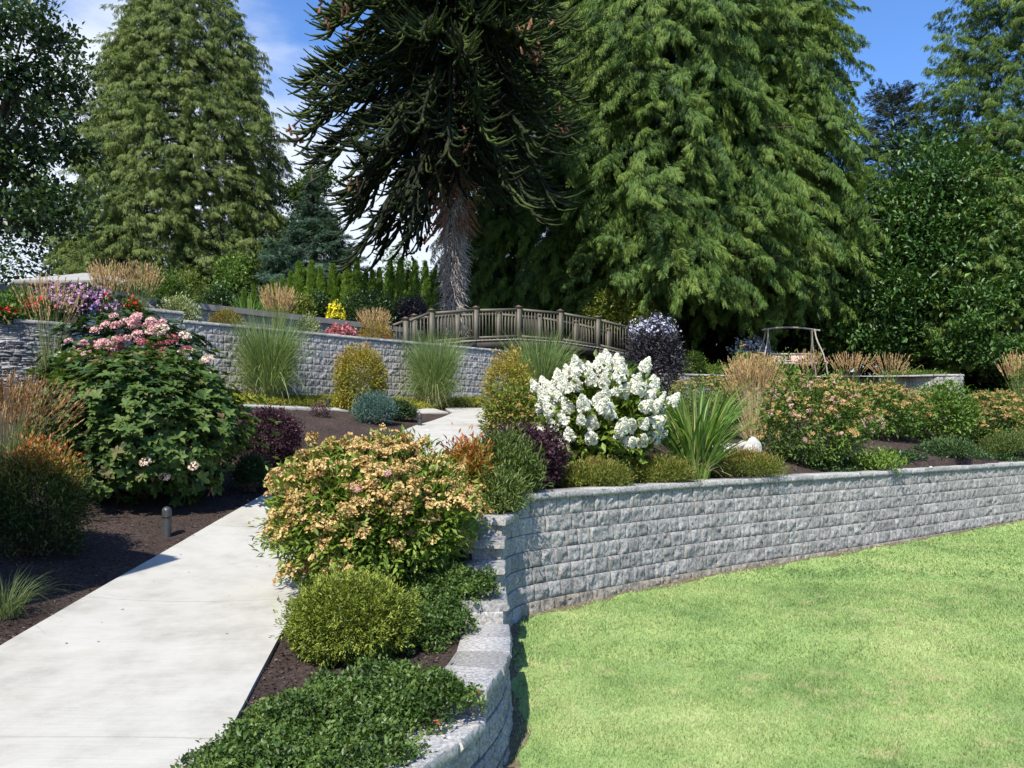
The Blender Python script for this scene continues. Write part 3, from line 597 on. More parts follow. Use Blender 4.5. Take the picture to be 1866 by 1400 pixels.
def shrub(name, label, cat, b, h, rad, mat, ntip, per, size, group=None, cz=.5, stem=20, extra=None, **k):
    """rooted plant: foliage and stems parts under an Empty at the base"""
    root = thing(name, label, cat, b, group); mb = MB(); c = b+np.array([0, 0, h*cz])
    P, Dn, rr = bush(mb, c, rad, ntip, per, size, **k)
    if extra: extra(mb, P, Dn)
    mb.build('foliage', mat, root, origin=b)
    if stem: ms = MB(); stems(ms, b, P, stem); ms.build('stems', M_STEM, root, origin=b)
    return root, P, Dn, rr

# ---- front spirea
b = loc(682, 8.75); root, P, Dn, rr = shrub('spirea_bush', 'large front spirea bush covered in tan faded flower clusters beside the concrete path', 'bush', b, 1.36, (1.0, .92, .70), leaf('leaf_yellow_green_spirea', [(.06, .11, .016), (.125, .20, .028), (.23, .31, .05)]), 1700, 13, .085, zmin=-.92, cz=.54, shoot=.02, lump=.14, v0=.62, inner=.5, wid=.38, stem=60, spread=.8)
M_ = rr > .8; up = (Dn[:, 2] > -.35)|(rng.random(len(Dn)) < .30); k = np.where(M_ & up)[0]
k = k[(rng.random(len(k)) < np.clip(.30+.22*Dn[k, 2], .10, .6)) & (Dn[k, 1] < .5)][:190]
heads(root, 'flower_cluster', CORY, P[k]+Dn[k]*.06+UPV*.05, Dn[k], 1.5, 100, FL_TAN, .35)
k2 = k[::55]; heads(root, 'pink_flower_cluster', CORYP, P[k2]+Dn[k2]*.1, Dn[k2], .6, 100, FL_PINK)
# ---- round dwarf spruce
b = loc(641, 7.1); root, P, Dn, rr = shrub('dwarf_spruce', 'round dense yellow-green dwarf spruce mound at the path edge', 'shrub', b, .62, (.50, .46, .36), G_BALL, 5200, 10, .030, zmin=-.75, cz=.45, lump=.12, lf=5, v0=.48, inner=.22, wid=.34, stem=12, up=.5, out=1.0, spread=.5, topv=.15, dv=.35)
# ---- low ground covers with red berries
OVER = np.vstack([offset(NW, -.25), [(-8, -8), (60, -8), (60, 33)]])
def lowcover(name, label, pts, size=.035, n=9000, mat=G_GLOSS, berries=26, h=.22, wid=.55, clip=False):
    """mat of leafy twigs over a hand-placed outline of mounds (x, y, radius)"""
    c0 = np.array([pts[0][0], pts[0][1], gz(pts[0][0], pts[0][1])]); root = thing(name, label, 'ground cover', c0); mb = MB(); mst = MB(); allP = []
    tot = sum(r*r for _, _, r, _ in pts)
    for x, y, r, dz in pts:
        m = int(n*r*r/tot/7); a = rng.uniform(0, 2*math.pi, m); q = np.sqrt(rng.random(m))*(1+.18*np.sin(a*5+x*9)+.1*rng.normal(size=m))
        X_ = x+q*np.cos(a)*r; Y_ = y+q*np.sin(a)*r; hh = h*np.sqrt(np.clip(1-q*q*.85, .05, 1))*(1+.35*vn(np.stack([X_*7, Y_*7, X_*0], -1)))
        kp = ~inpoly(X_, Y_, OVER) if clip else np.ones(m, bool); X_, Y_, hh = X_[kp], Y_[kp], hh[kp]; m = len(X_); P = np.stack([X_, Y_, dz+gz(X_, Y_)+hh*(.55+.5*rng.random(m))], -1); allP.append(P)
        PP = np.repeat(P, 9, 0)+rng.normal(0, .022, (m*9, 3)); D = rng.normal(0, .75, PP.shape); D[:, 2] = np.abs(D[:, 2])*.7+.25
        R = frames(D, UPV+rng.normal(0, .5, PP.shape)); s = size*(.6+.8*rng.random(len(PP)))
        tv = np.clip(.5+.3*vn(P*4)+rng.normal(0, .14, m), 0, 1); scat(mb, T_LEAF, F_LEAF, PP, R, np.stack([s, s*wid, s], -1), np.clip(np.repeat(tv, 9)+rng.normal(0, .12, len(PP)), 0, 1))
        g = P[rng.random(m) < .12]; g0 = g.copy(); g0[:, 2] -= h*.8; g0[:, :2] += rng.normal(0, .05, (len(g), 2)); ropes(mst, np.stack([g0, (g+g0)/2+rng.normal(0, .01, g.shape), g], 1), np.full((len(g), 3), .0025), 3, rng.random(len(g)))
    mb.build('foliage', mat, root, origin=c0); mst.build('stems', M_STEM, root, origin=c0)
    if berries:
        A = np.concatenate(allP); K = rng.choice(len(A), berries, replace=False); m2 = MB()
        for p in A[K]:
            for _ in range(4):
                q = p+rng.normal(0, .012, 3)+[0, 0, .02]; tt = np.linspace(0, math.pi, 5); lathe(m2, q, [(max(.0006, .0075*math.sin(t)), -.0075*math.cos(t)) for t in tt], 6, rng.random())
        m2.build('red_berries', FL_RED, root, origin=c0)['kind'] = 'stuff'
    return root
lowcover('bearberry', 'wide glossy green mat with red berries spilling over the front coping', [(-1.42, 5.7, .36, 0), (-1.22, 6.1, .30, 0), (-.95, 6.2, .32, .04), (-1.0, 5.7, .45, .02), (-.66, 5.95, .34, .08),  (-1.55, 5.1, .38, 0), (-1.15, 4.95, .45, 0), (-.42, 5.85, .22, .08), (-1.62, 5.3, .22, 0), (-1.3, 4.6, .4, 0), (-.8, 5.2, .26, .03), (-1.25, 6.0, .28, 0), (-.9, 6.1, .22, .03)], n=30000, h=.17, berries=22)
lowcover('bearberry', 'smaller glossy green mat creeping over the coping below the big spirea', [(-.75, 7.85, .30, .05), (-.62, 7.45, .26, .03), (-.55, 8.15, .28, .08), (-.32, 7.95, .16, .12), (-.25, 8.0, .12, .1), (-.9, 8.3, .3, .05), (-.78, 7.2, .22, 0)], n=13000, h=.22, berries=5)
# ---- white panicle hydrangea
b = loc(1092, 12.7); root, P, Dn, rr = shrub('white_hydrangea', 'white hydrangea bush crowded with big cone-shaped white flower heads', 'bush', b, 1.5, (.78, .72, .76), leaf('leaf_bright', [(.07, .12, .015), (.15, .22, .026), (.26, .33, .05)]), 620, 9, .12, zmin=-.85, cz=.50, v0=.36, wid=.5, inner=.5, stem=50, lump=.12)
k = np.where((rr > .78) & (Dn[:, 1] < .55))[0]; pts = []; kk = []
for q in k[np.argsort(-Dn[k, 2])]:
    if Dn[q, 2] < -.1 and rng.random() < .45: continue
    if all(np.linalg.norm(P[q]-P[r_]) > (.125 if Dn[q, 2] > .2 else .17) for r_ in kk): kk.append(q)
kk = np.array(kk[:100]); heads(root, 'flower_head', PANI, P[kk]+Dn[kk]*.12+UPV*.03, Dn[kk], 1.05, 99, FL_WHITE, .55)
# ---- dark green broadleaf hydrangea, left
def rosettes(mb, P, Dn, size, per, v0=.5, wid=.62, T=T_BIG, Fc=F_BIG):
    n = len(P); ax = nrm(Dn*.7+UPV*.75+rng.normal(0, .2, Dn.shape)); R0 = frames(ax, rng.normal(0, 1, ax.shape)); tv = np.clip(v0+rng.normal(0, .2, n), 0, 1)
    for k in range(per):
        a = 2*math.pi*k/per+rng.uniform(-.3, .3, n); el = rng.uniform(.05, .55, n)*(1 if k % 2 else 1.6)
        D = R0[:, :, 1]*np.cos(a)[:, None]+R0[:, :, 2]*np.sin(a)[:, None]+ax*el[:, None]; s = size*(.65+.6*rng.random(n))
        scat(mb, T, Fc, P+ax*.02, frames(D, ax+rng.normal(0, .15, ax.shape)), np.stack([s, s*wid, s], -1), np.clip(tv+rng.normal(0, .1, n), 0, 1))
def leafy(name, label, cat, b, rad, cz, n, per, size, mat, zmin=-.8, lump=.12, v0=.5, inner=.45, wid=.62, group=None, lf=3., stem=30, seed=0):
    root = thing(name, label, cat, b, group); mb = MB(); c = b+np.array([0, 0, cz]); P, Dn, rr = bush(mb, c, rad, n, 0, 1, zmin=zmin, lump=lump, inner=inner, lf=lf, seed=seed); rosettes(mb, P, Dn, size, per, v0, wid)
    mb.build('foliage', mat, root, origin=b)
    if stem: ms = MB(); stems(ms, b, P, stem, .014); ms.build('stems', M_STEM, root, origin=b)
    return root, P, Dn, rr
b = loc(255, 12.6); root, P, Dn, rr = leafy('green_hydrangea', 'huge dark green broad-leaved hydrangea bush behind the lamp beside the path', 'bush', b, (1.52, 1.2, 1.12), 1.05, 2900, 6, .118, G_HYD, zmin=-.93, v0=.45, lump=.16, wid=.55)
pts_ = [((300, 868), 11.75), ((265, 842), 11.45), ((352, 850), 11.8)]
def floret_ball(mb, r=.085, n=95, fs=.024, flat=.6):
    d = sph(n, -.3); head_mesh(mb, d*r*[1, 1, flat], fs, d, rng.uniform(.1, .95, n), .5)
HYP = protos('flower_head', lambda m: floret_ball(m), FL_PINK, 4); HYR = protos('flower_head', lambda m: floret_ball(m), FL_ROSE, 3); HYW = protos('flower_head', lambda m: floret_ball(m, .085), leaf('cream_pink_flower', [(.62, .40, .33), (.80, .62, .50), (.88, .78, .66)], trans=.2, rough=.7, tc=(1, .95, .9, 1)), 3)
PT = np.array([[px(u, d), d, zz(v, d)] for (u, v), d in pts_]); heads(root, 'faded_flower_head', HYW, PT, np.tile([0, -1., .3], (3, 1)), .85)
# ---- pink flowering hydrangea behind it
b = loc(240, 15.2); root, P, Dn, rr = leafy('pink_hydrangea', 'taller hydrangea with cream, pink and rose flower heads against the block wall', 'bush', b, (1.38, .9, .95), zz(668, 15.2)-gz(b[0], b[1]), 520, 6, .15, G_DARK, zmin=-.9, v0=.5)
uv = []
for u0, u1, v0_, v1, n, pal in ((205, 250, 575, 605, 9, 'p'), (235, 300, 585, 625, 12, 'p'), (140, 205, 588, 650, 13, 'p'), (120, 160, 620, 660, 5, 'p'), (160, 260, 615, 650, 10, 'p'), (205, 290, 618, 662, 14, 'r'), (290, 345, 612, 650, 7, 'r'), (250, 320, 632, 668, 9, 'r'), (315, 352, 612, 645, 5, 'w'), (270, 300, 575, 610, 5, 'w'), (335, 380, 655, 690, 6, 'w'), (265, 310, 655, 672, 3, 'p')):
    for _ in range(n): uv.append((rng.uniform(u0, u1), rng.uniform(v0_, v1), pal))
for pal, ms_, nm in (('p', HYP, 'pink_flower_head'), ('r', HYR, 'rose_flower_head'), ('w', HYW, 'cream_flower_head')):
    Q = [(u, v) for u, v, q in uv if q == pal]; PT = np.array([[px(u, 14.35+rng.uniform(-.15, .35)), 0, 0] for u, v in Q]); dd = rng.uniform(14.2, 14.75, len(Q)); PT = np.array([[px(u, d), d, zz(v, d)] for (u, v), d in zip(Q, dd)])
    heads(root, nm, ms_, PT, np.tile([0, -1., .9], (len(Q), 1)), .95)
# ---- nandinas, barberries, junipers, heaths ...
def fine(name, label, cat, u, D, u0, u1, vt, mat, n, size, z=None, group=None, vb=None, **k):
    b, wd, h = place(u, D, u0, u1, vt, z); k.setdefault('wid', .34); k.setdefault('zmin', -.7); per = k.pop('per', 9); dp = k.pop('depth', .85)
    return shrub(name, label, cat, b, h, (wd, wd*dp, h*.54), mat, n, per, size, group=group, **k)
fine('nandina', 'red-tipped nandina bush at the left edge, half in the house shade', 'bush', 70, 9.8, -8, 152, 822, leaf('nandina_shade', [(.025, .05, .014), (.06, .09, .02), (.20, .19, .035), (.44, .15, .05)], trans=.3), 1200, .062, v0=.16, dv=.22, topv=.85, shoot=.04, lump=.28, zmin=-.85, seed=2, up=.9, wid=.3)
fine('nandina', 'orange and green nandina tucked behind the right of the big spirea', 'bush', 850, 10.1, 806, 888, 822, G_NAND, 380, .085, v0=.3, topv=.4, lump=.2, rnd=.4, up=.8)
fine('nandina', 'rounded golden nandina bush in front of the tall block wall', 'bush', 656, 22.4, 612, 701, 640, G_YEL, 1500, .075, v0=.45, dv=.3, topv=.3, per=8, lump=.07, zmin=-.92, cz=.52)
fine('nandina', 'small orange nandina at the end of the block wall', 'bush', 925, 20.5, 896, 975, 650, G_YEL, 600, .08, v0=.45, topv=.4)
fine('barberry', 'dark purple barberry mound in the mulch left of the path', 'bush', 492, 15.4, 435, 546, 752, G_PURP, 1500, .04, wid=.7, v0=.45, lump=.1, lf=5, per=9, zmin=-.8, dv=.35)
fine('barberry', 'spreading dark purple barberry beside the white hydrangea', 'bush', 952, 11.6, 872, 1022, 784, G_PURP, 1500, .045, wid=.7, v0=.42, lump=.25, lf=4, per=8, zmin=-.8, rnd=.7)
fine('juniper_shrub', 'feathery grey-green shrub behind the corner of the coping', 'bush', 922, 10.5, 872, 968, 815, leaf('feathery_green', [(.055, .09, .022), (.11, .16, .04), (.18, .23, .07)]), 700, .085, wid=.2, v0=.5, lump=.32, rnd=.55, up=1.2, zmin=-.6, per=14, shoot=.15)
fine('fine_green_shrub', 'low bright green feathery tuft touching the upper coping end', 'bush', 905, 9.95, 868, 950, 868, leaf('feathery_green', []), 330, .07, wid=.22, v0=.65, rnd=.6, up=.9, zmin=-.5, lump=.3, per=12, shoot=.15)
b = loc(948, 14.6); root, P, Dn, rr = shrub('spirea_bush', 'yellow-green spirea with small ochre flowers beyond the concrete path', 'bush', b, zz(700, 14.6)-b[2], (.58, .5, .55), leaf('leaf_yellow_green', [(.07, .10, .015), (.15, .19, .03), (.24, .27, .05)]), 700, 9, .085, wid=.4, zmin=-.9, v0=.5)
k = np.where((rr > .85) & (Dn[:, 1] < .4))[0][:90]; heads(root, 'flower_cluster', CORY, P[k]+Dn[k]*.04, Dn[k], .6, 90, FL_TAN)
fine('blue_juniper', 'round blue-green juniper tuft in the mulch before the wall', 'bush', 683, 20.3, 650, 716, 722, G_BLUE, 900, .06, wid=.16, v0=.5, rnd=.5, up=.8, lump=.15, per=10)
fine('dwarf_conifer', 'small dark green conifer right of the blue juniper', 'bush', 728, 21.6, 702, 757, 730, G_JUN, 700, .06, wid=.3, v0=.55, lump=.2, flat=.3, zmin=-.3, cz=.35)
fine('dwarf_conifer', 'flat dark green juniper between the big hydrangea and the path', 'bush', 458, 13.6, 428, 487, 830, G_JUN, 800, .045, wid=.3, v0=.5, lump=.2, flat=.4, zmin=-.3, cz=.4)
fine('blue_juniper', 'little blue-green juniper at the right end of the block wall', 'bush', 893, 24.5, 886, 903, 705, G_BLUE, 200, .06, wid=.2)
for u, D, u0, u1, vt, lb in ((1085, 11.8, 1030, 1140, 838, 'low green heath mound below the left side of the white hydrangea'), (1195, 12.55, 1130, 1252, 826, 'low green heath mound below the right side of the white hydrangea'), (1347, 13.65, 1280, 1420, 817, 'russet-topped heath mound on the wall edge right of the iris clump')):
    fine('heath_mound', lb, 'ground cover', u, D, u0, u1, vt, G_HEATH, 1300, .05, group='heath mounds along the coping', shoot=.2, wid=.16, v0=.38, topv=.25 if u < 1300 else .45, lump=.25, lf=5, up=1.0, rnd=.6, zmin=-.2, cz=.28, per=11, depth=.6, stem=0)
# ---- spirea row on the right
def spirea(label, u, D, u0, u1, vt, nfl, pink=0, v0=.5, tip=850, cap=.9, z=None, gsz=.8):
    b, wd, h = place(u, D, u0, u1, vt, z)
    root, P, Dn, rr = shrub('spirea_bush', label, 'bush', b, h, (wd, wd*.8, h*.54), G_MID, tip, 10, .085, wid=.4, zmin=-.85, v0=v0, cz=.5, stem=25, group='spirea bushes behind the curved lawn wall')
    k = np.where((rr > .8) & (Dn[:, 1] < .45) & (Dn[:, 2] > -.35))[0]; k = k[rng.random(len(k)) < np.clip(.55+.6*Dn[k, 2], .1, 1)][:nfl]
    j = rng.random(len(k)) < pink
    heads(root, 'flower_cluster', CORY, P[k[~j]]+Dn[k[~j]]*.05+UPV*.03, Dn[k[~j]], gsz, 60, FL_TAN)
    if pink: heads(root, 'pink_flower_cluster', CORYP, P[k[j]]+Dn[k[j]]*.06+UPV*.03, Dn[k[j]], gsz, 60, FL_PINK)
spirea('spirea bush with mixed pale pink and ochre flowers right of the white rocks', 1487, 15.9, 1395, 1585, 697, 260, .28)
spirea('broad ochre-flowered spirea behind the pink-flecked one', 1590, 19.6, 1500, 1680, 710, 240, .03, tip=950)
spirea('tan spirea bush at the right edge, densely covered with brown flowers', 1810, 21.2, 1752, 1880, 724, 300, 0, tip=1000)
spirea('small tan spirea beneath the tall straw-coloured grass', 1372, 20.5, 1302, 1412, 655, 120, .02, tip=500)
spirea('ochre spirea in the middle distance below the low curved wall', 1545, 25.5, 1450, 1640, 712, 110, 0, tip=700)
spirea('far ochre spirea at the right frame edge', 1905, 22.0, 1850, 1960, 715, 60, 0, tip=300)
fine('green_bush', 'bright green leafy bush between two tan spireas', 'bush', 1712, 20.6, 1652, 1768, 710, leaf('leaf_fresh', [(.05, .10, .02), (.11, .19, .035), (.22, .32, .06)]), 900, .09, wid=.5, v0=.5, lump=.14)
fine('green_bush', 'small fresh green weed-like plant on the bed edge before the pink spirea', 'bush', 1605, 15.75, 1578, 1640, 825, leaf('leaf_fresh', []), 90, .09, wid=.35, v0=.8, zmin=0, cz=.3, up=1, stem=0)
fine('green_bush', 'green leafy bush beside the small tan spirea', 'bush', 1425, 22, 1390, 1462, 668, leaf('leaf_fresh', []), 300, .1, wid=.5, v0=.45)
fine('low_juniper', 'low green juniper sprawling at the right edge above the coping', 'ground cover', 1840, 20.4, 1785, 1900, 779, leaf('feathery_green', []), 900, .06, wid=.2, v0=.55, up=1, zmin=-.1, cz=.25, stem=0, lump=.2)
fine('low_juniper', 'grey-green juniper on the mulch slope between the spireas', 'ground cover', 1728, 18.1, 1692, 1785, 800, G_JUN, 600, .06, wid=.25, v0=.9, zmin=-.1, cz=.25, stem=0, lump=.25)
lowcover('creeping_thyme', 'thin dark green creeping mat on the bed along the right coping', [(px(u, d), d+.45, .55, 0) for u, d in ((1560, 15.1), (1620, 15.75), (1680, 16.5), (1745, 17.5), (1800, 18.4), (1860, 19.4))], n=9000, h=.10, berries=0, size=.05, mat=G_DARK, clip=True)
# ---- blades
def blades(mb, b, n, h, r0, r1, w, mat_i=0, droop=.4, seg=6, v0=.5, dv=.25, hv=.25, tilt=.25, tip=None):
    """arching ribbons from a tuft"""
    a = rng.uniform(0, 2*math.pi, n); q = np.sqrt(rng.random(n)); hh = h*(1-hv*rng.random(n)**1.5); rad = r1*(.15+.85*rng.random(n)**.8)
    t = np.linspace(0, 1, seg)[None]; B = np.stack([np.cos(a)*q*r0, np.sin(a)*q*r0], -1)
    dirx = np.cos(a+rng.normal(0, .35, n)); diry = np.sin(a+rng.normal(0, .35, n)); rr = rad[:, None]*t**1.7
    z = hh[:, None]*(t-droop*rng.uniform(.2, 1.2, (n, 1))*t**3.2*rad[:, None]/max(r1, 1e-3))
    X_ = B[:, :1]+dirx[:, None]*rr; Y_ = B[:, 1:]+diry[:, None]*rr; C = np.stack([X_+b[0], Y_+b[1], z+b[2]], -1)
    ph = rng.uniform(0, math.pi, n); side = np.stack([np.cos(ph), np.sin(ph), 0*ph], -1)[:, None]
    ww = (w*(.7+.6*rng.random(n)))[:, None]*np.clip(1.15-t**2.2*1.1, .06, 1)
    Lp = C-side*ww[..., None]; Rp = C+side*ww[..., None]; V = np.stack([Lp, Rp], 2).reshape(n, -1, 3)
    i = (np.arange(n)*seg*2)[:, None]+(np.arange(seg-1)*2)[None]; Q = np.stack([i, i+1, i+3, i+2], -1).reshape(-1, 4)
    mb.add(V.reshape(-1, 3), Q, np.repeat(np.clip(v0+rng.normal(0, dv, n), 0, 1), seg*2), mat_i); return C
def plumes(mb, C, Ln, w, mi=0, per=14):
    """seed heads made of many short slivers along the top of each stem"""
    e = C[:, -1]; d = nrm(C[:, -1]-C[:, -2]); n = len(e); t = rng.random((n, per)); P = e[:, None]+d[:, None]*(t*Ln)[..., None]
    D = nrm(d[:, None]*1.3+rng.normal(0, .16, (n, per, 3))); R = frames(D.reshape(-1, 3), rng.normal(0, 1, (n*per, 3))); s = np.full(n*per, Ln*.22)
    scat(mb, T_LEAF, F_LEAF, P.reshape(-1, 3), R, np.stack([s, np.full(n*per, w), s], -1), np.repeat(rng.random(n), per)*.7+rng.random(n*per)*.3, mi)
def miscanthus(label, u, D, h, r1, n, z=None):
    b = loc(u, D, z); root = thing('ornamental_grass', label, 'ornamental grass', b, 'big green grass clumps before the block wall'); mb = MB()
    blades(mb, b, n, h*1.12, .24, r1*1.25, .0075, v0=.25, dv=.2, droop=.35, hv=.75, seg=7); blades(mb, b, n//4, h*.85, .28, r1*1.15, .008, v0=.7, dv=.15, droop=1.0, hv=.5, seg=7)
    mb.build('green_blades', G_MISC, root, origin=b); m2 = MB(); blades(m2, b, n//8, h*.42, .24, r1*.5, .008, v0=.5, droop=1.0, hv=.4); m2.build('straw_base', G_STRAW, root, origin=b)
miscanthus('leftmost of the three tall green grass clumps at the block wall', 490, 21.6, 2.30, .98, 2000)
miscanthus('middle tall green grass clump with a reddish base at the block wall', 790, 25.2, 2.35, 1.0, 2000)
miscanthus('green grass clump behind the white hydrangea, partly hiding the footbridge', 985, 22.5, 2.3, 1.0, 1700)
def reed(label, u, D, h, r1, n, z=None, straw=False, pl=.35, pw=.016, pm=None):
    b = loc(u, D, z); root = thing('feather_reed_grass', label, 'ornamental grass', b, 'feather reed grasses with tan plumes'); mb = MB()
    C = blades(mb, b, n, h, .12, r1, .004, v0=.5, droop=.12, hv=.3, seg=6); mb.build('stems', G_STRAW if straw else G_REEDG, root, origin=b)
    m2 = MB(); plumes(m2, C, pl, pw); m2.build('plumes', pm or G_PLUME, root, origin=b)
    m3 = MB(); blades(m3, b, n, h*.55, .15, r1*1.1, .006, v0=.4, droop=.7, hv=.5); m3.build('blades', G_STRAW if straw else G_REEDG, root, origin=b)
reed('feather reed grass with rusty plumes at the left edge behind the nandina', 8, 10.8, 1.62, .62, 260, pl=.34, pw=.010, pm=leaf('rusty_plume', [(.20, .10, .04), (.34, .19, .08), (.58, .40, .20)], trans=.2, rough=.8, tc=(1, .9, .7, 1)))
reed('brownish reed grass before the dry stone wall below the purple flowers', 92, 15.2, 1.6, .38, 80, z=2.35, pl=.35, pw=.012)
reed('tallest tan reed grass beside the grey roof at upper left', 200, 19.8, 1.2, .24, 110, z=3.85, pl=.4)
reed('shorter tan reed grass right of the tallest one near the roof', 256, 21.5, 1.35, .28, 110, z=4.0, pl=.4)
reed('tan reed grass rising behind the leftmost green clump', 508, 24.9, 1.2, .30, 150, z=4.08, pl=.45)
reed('tan reed grass on the terrace left of the footbridge', 680, 27.5, .95, .28, 130, z=4.08, pl=.4)
reed('tall straw-yellow grass clump right of the iris leaves', 1372, 17.4, 1.55, .38, 300, straw=True, pl=.35, pw=.010)
reed('rust-coloured reed grass in front of the garden swing', 1475, 34.0, 1.5, .40, 70, z=2.7, pl=.5)
reed('orange reed grass left of the pair beyond the low curved wall', 1548, 34.5, 1.45, .6, 95, z=2.7, pl=.5)
reed('orange reed grass leaning right above the low curved wall', 1622, 34.5, 1.4, .55, 85, z=2.7, pl=.5)
reed('reed grass clump cut off by the right frame edge', 1858, 27, 1.7, .35, 130, z=1.9, pl=.4)
b = loc(6, 7.9); root = thing('ornamental_grass', 'thin dark grass with drooping blades at the lower left corner in shade', 'ornamental grass', b); mb = MB(); blades(mb, b, 230, .55, .15, .60, .003, v0=.05, droop=1.0, hv=.5, seg=8); mb.build('green_blades', G_REEDG, root, origin=b)  # low blade value puts the shade of this corner into the colour
b = loc(1268, 13.3); root = thing('iris_clump', 'tall clump of green sword-shaped leaves right of the white hydrangea', 'plant', b); mb = MB()
blades(mb, b, 290, 1.72, .22, 1.2, .019, v0=.42, dv=.25, droop=.40, hv=.5, seg=8); mb.build('sword_leaves', G_IRIS, root, origin=b)
m2 = MB(); blades(m2, b, 70, .55, .2, .55, .012, v0=.7, droop=1.6, hv=.5, seg=8); m2.build('dry_leaves', G_STRAW, root, origin=b)
b = loc(483, 17.6); root = thing('corn_like_plant', 'small upright plant with a few broad arching leaves above the purple barberry', 'plant', b); mb = MB(); blades(mb, b, 16, .62, .03, .38, .035, v0=.35, droop=.8, hv=.5, seg=8); mb.build('leaves', G_IRIS, root, origin=b)
fine('dry_twig_plant', 'small dried brown twiggy plant in the mulch', 'plant', 583, 20.2, 567, 600, 736, G_PURP, 120, .05, wid=.2, v0=.9, stem=30)
# ---- dry creek rocks
import bmesh
def rock(name, label, c, r, seed, group=None, mat=M_ROCK, sub=3):
    bm = bmesh.new(); bmesh.ops.create_icosphere(bm, subdivisions=sub, radius=1); rr = np.random.default_rng(seed); pl = nrm(rr.normal(0, 1, (9, 3))); off = rr.uniform(.55, .95, 9)
    for v in bm.verts:
        p = np.array(v.co)
        for q, o_ in zip(pl, off):
            d = p@q
            if d > o_: p = p-q*(d-o_)*.85
        p = p*(1+.04*vn(p*4, seed)); v.co = p*np.array(r)
    me = bpy.data.meshes.new(name); bm.to_mesh(me); bm.free(); me.materials.append(mat); o = bpy.data.objects.new(name, me); COL.objects.link(o); o.location = c; o.rotation_euler = (0, 0, rr.uniform(0, 6)); return tag(o, label, 'rock', group)
c = loc(1368, 15.1); rock('boulder', 'large pale boulder standing at the left foot of the pink-flecked spirea', c+[0, 0, .18], (.22, .2, .3), 5)
for k in range(22):
    u = rng.uniform(1305, 1362); d = rng.uniform(14.3, 17.2); c = loc(u, d); r_ = rng.uniform(.06, .16); rock('creek_rock', 'pale rock lying in the heap between the iris leaves and the large boulder', c+[0, 0, r_*.4], (r_, r_*rng.uniform(.7, 1), r_*rng.uniform(.5, .8)), 20+k, 'pale rocks of the dry creek', sub=2)
for k, (u, d) in enumerate(((1032, 12.0), (1042, 12.15), (1027, 12.3))): c = loc(u, d); rock('creek_rock', 'pale rock half hidden beneath the left edge of the white hydrangea', c+[0, 0, .05], (.09, .08, .07), 60+k, 'pale rocks under the white hydrangea', sub=2)
c = loc(1697, 16.35); rock('small_stone', 'single small white stone on the bed edge above the right coping', c+[0, 0, .03], (.05, .04, .035), 91, sub=2)
c = loc(777, 20.0); rock('small_stone', 'flat pale stone beside the far path lamp', c+[0, 0, .02], (.14, .08, .03), 92, sub=2)
# ---- path lamps
def lamp(label, u, D, h, r):
    b = loc(u, D); root = thing('path_light', label, 'path light', b, 'short round-topped path lights')
    mb = MB(); lathe(mb, (0, 0, 0), [(r*1.05, -.05), (r*.96, .0), (r*.95, h*.60)], 20); mb.build('post', M_LAMP, root, smooth=True)
    mb = MB(); lathe(mb, (0, 0, 0), [(r*1.0, h*.595), (r*1.13, h*.60), (r*1.13, h*.625), (r*1.0, h*.63)], 20); mb.build('collar', M_BLACK, root)
    mb = MB(); lathe(mb, (0, 0, 0), [(r*1.04, h*.632), (r*1.06, h*.80)]+[(r*1.06*math.cos(t), h*.80+r*1.06*math.sin(t)) for t in np.linspace(.15, math.pi/2, 7)], 20); mb.build('dome_cap', M_LAMP, root, smooth=True)
lamp('grey round-topped path light standing at the foot of the big green hydrangea', 304, 11.15, .40, .058)
lamp('distant path light near the far bend of the path', 765, 20.6, .36, .058)
lamp('dark path light against the block wall left of the golden nandina', 598, 22.3, .30, .05)
# ---- ground cover strip
mb = MB(); sg = rng.uniform(1.6, arclen(FW)[-1]-2.6, 5200); C = resamp(FW, sg); t = resamp(FW, sg+.1)-resamp(FW, sg-.1); t /= np.linalg.norm(t, axis=1)[:, None]; o_ = rng.uniform(.12, 1.35, len(sg))
P = np.stack([C[:, 0]+t[:, 1]*o_, C[:, 1]-t[:, 0]*o_], -1); P = np.c_[P, gz(P[:, 0], P[:, 1])+.05+.05*rng.random(len(P))]
PP = np.repeat(P, 7, 0)+rng.normal(0, .05, (len(P)*7, 3)); D = rng.normal(0, .5, PP.shape)+UPV*.8; s = .075*(.6+.8*rng.random(len(PP)))
scat(mb, T_LEAF, F_LEAF, PP, frames(D, rng.normal(0, 1, PP.shape)), np.stack([s, s*.35, s], -1), np.clip(.55+.25*np.repeat(vn(P*1.1), 7)+rng.normal(0, .15, len(PP)), 0, 1))
tag(mb.build('ground_cover', leaf('sedge_yellow', [(.14, .13, .02), (.26, .27, .03), (.40, .40, .05)])), 'strip of low yellow-green ground cover along the foot of the block wall', 'ground cover', kind='stuff')
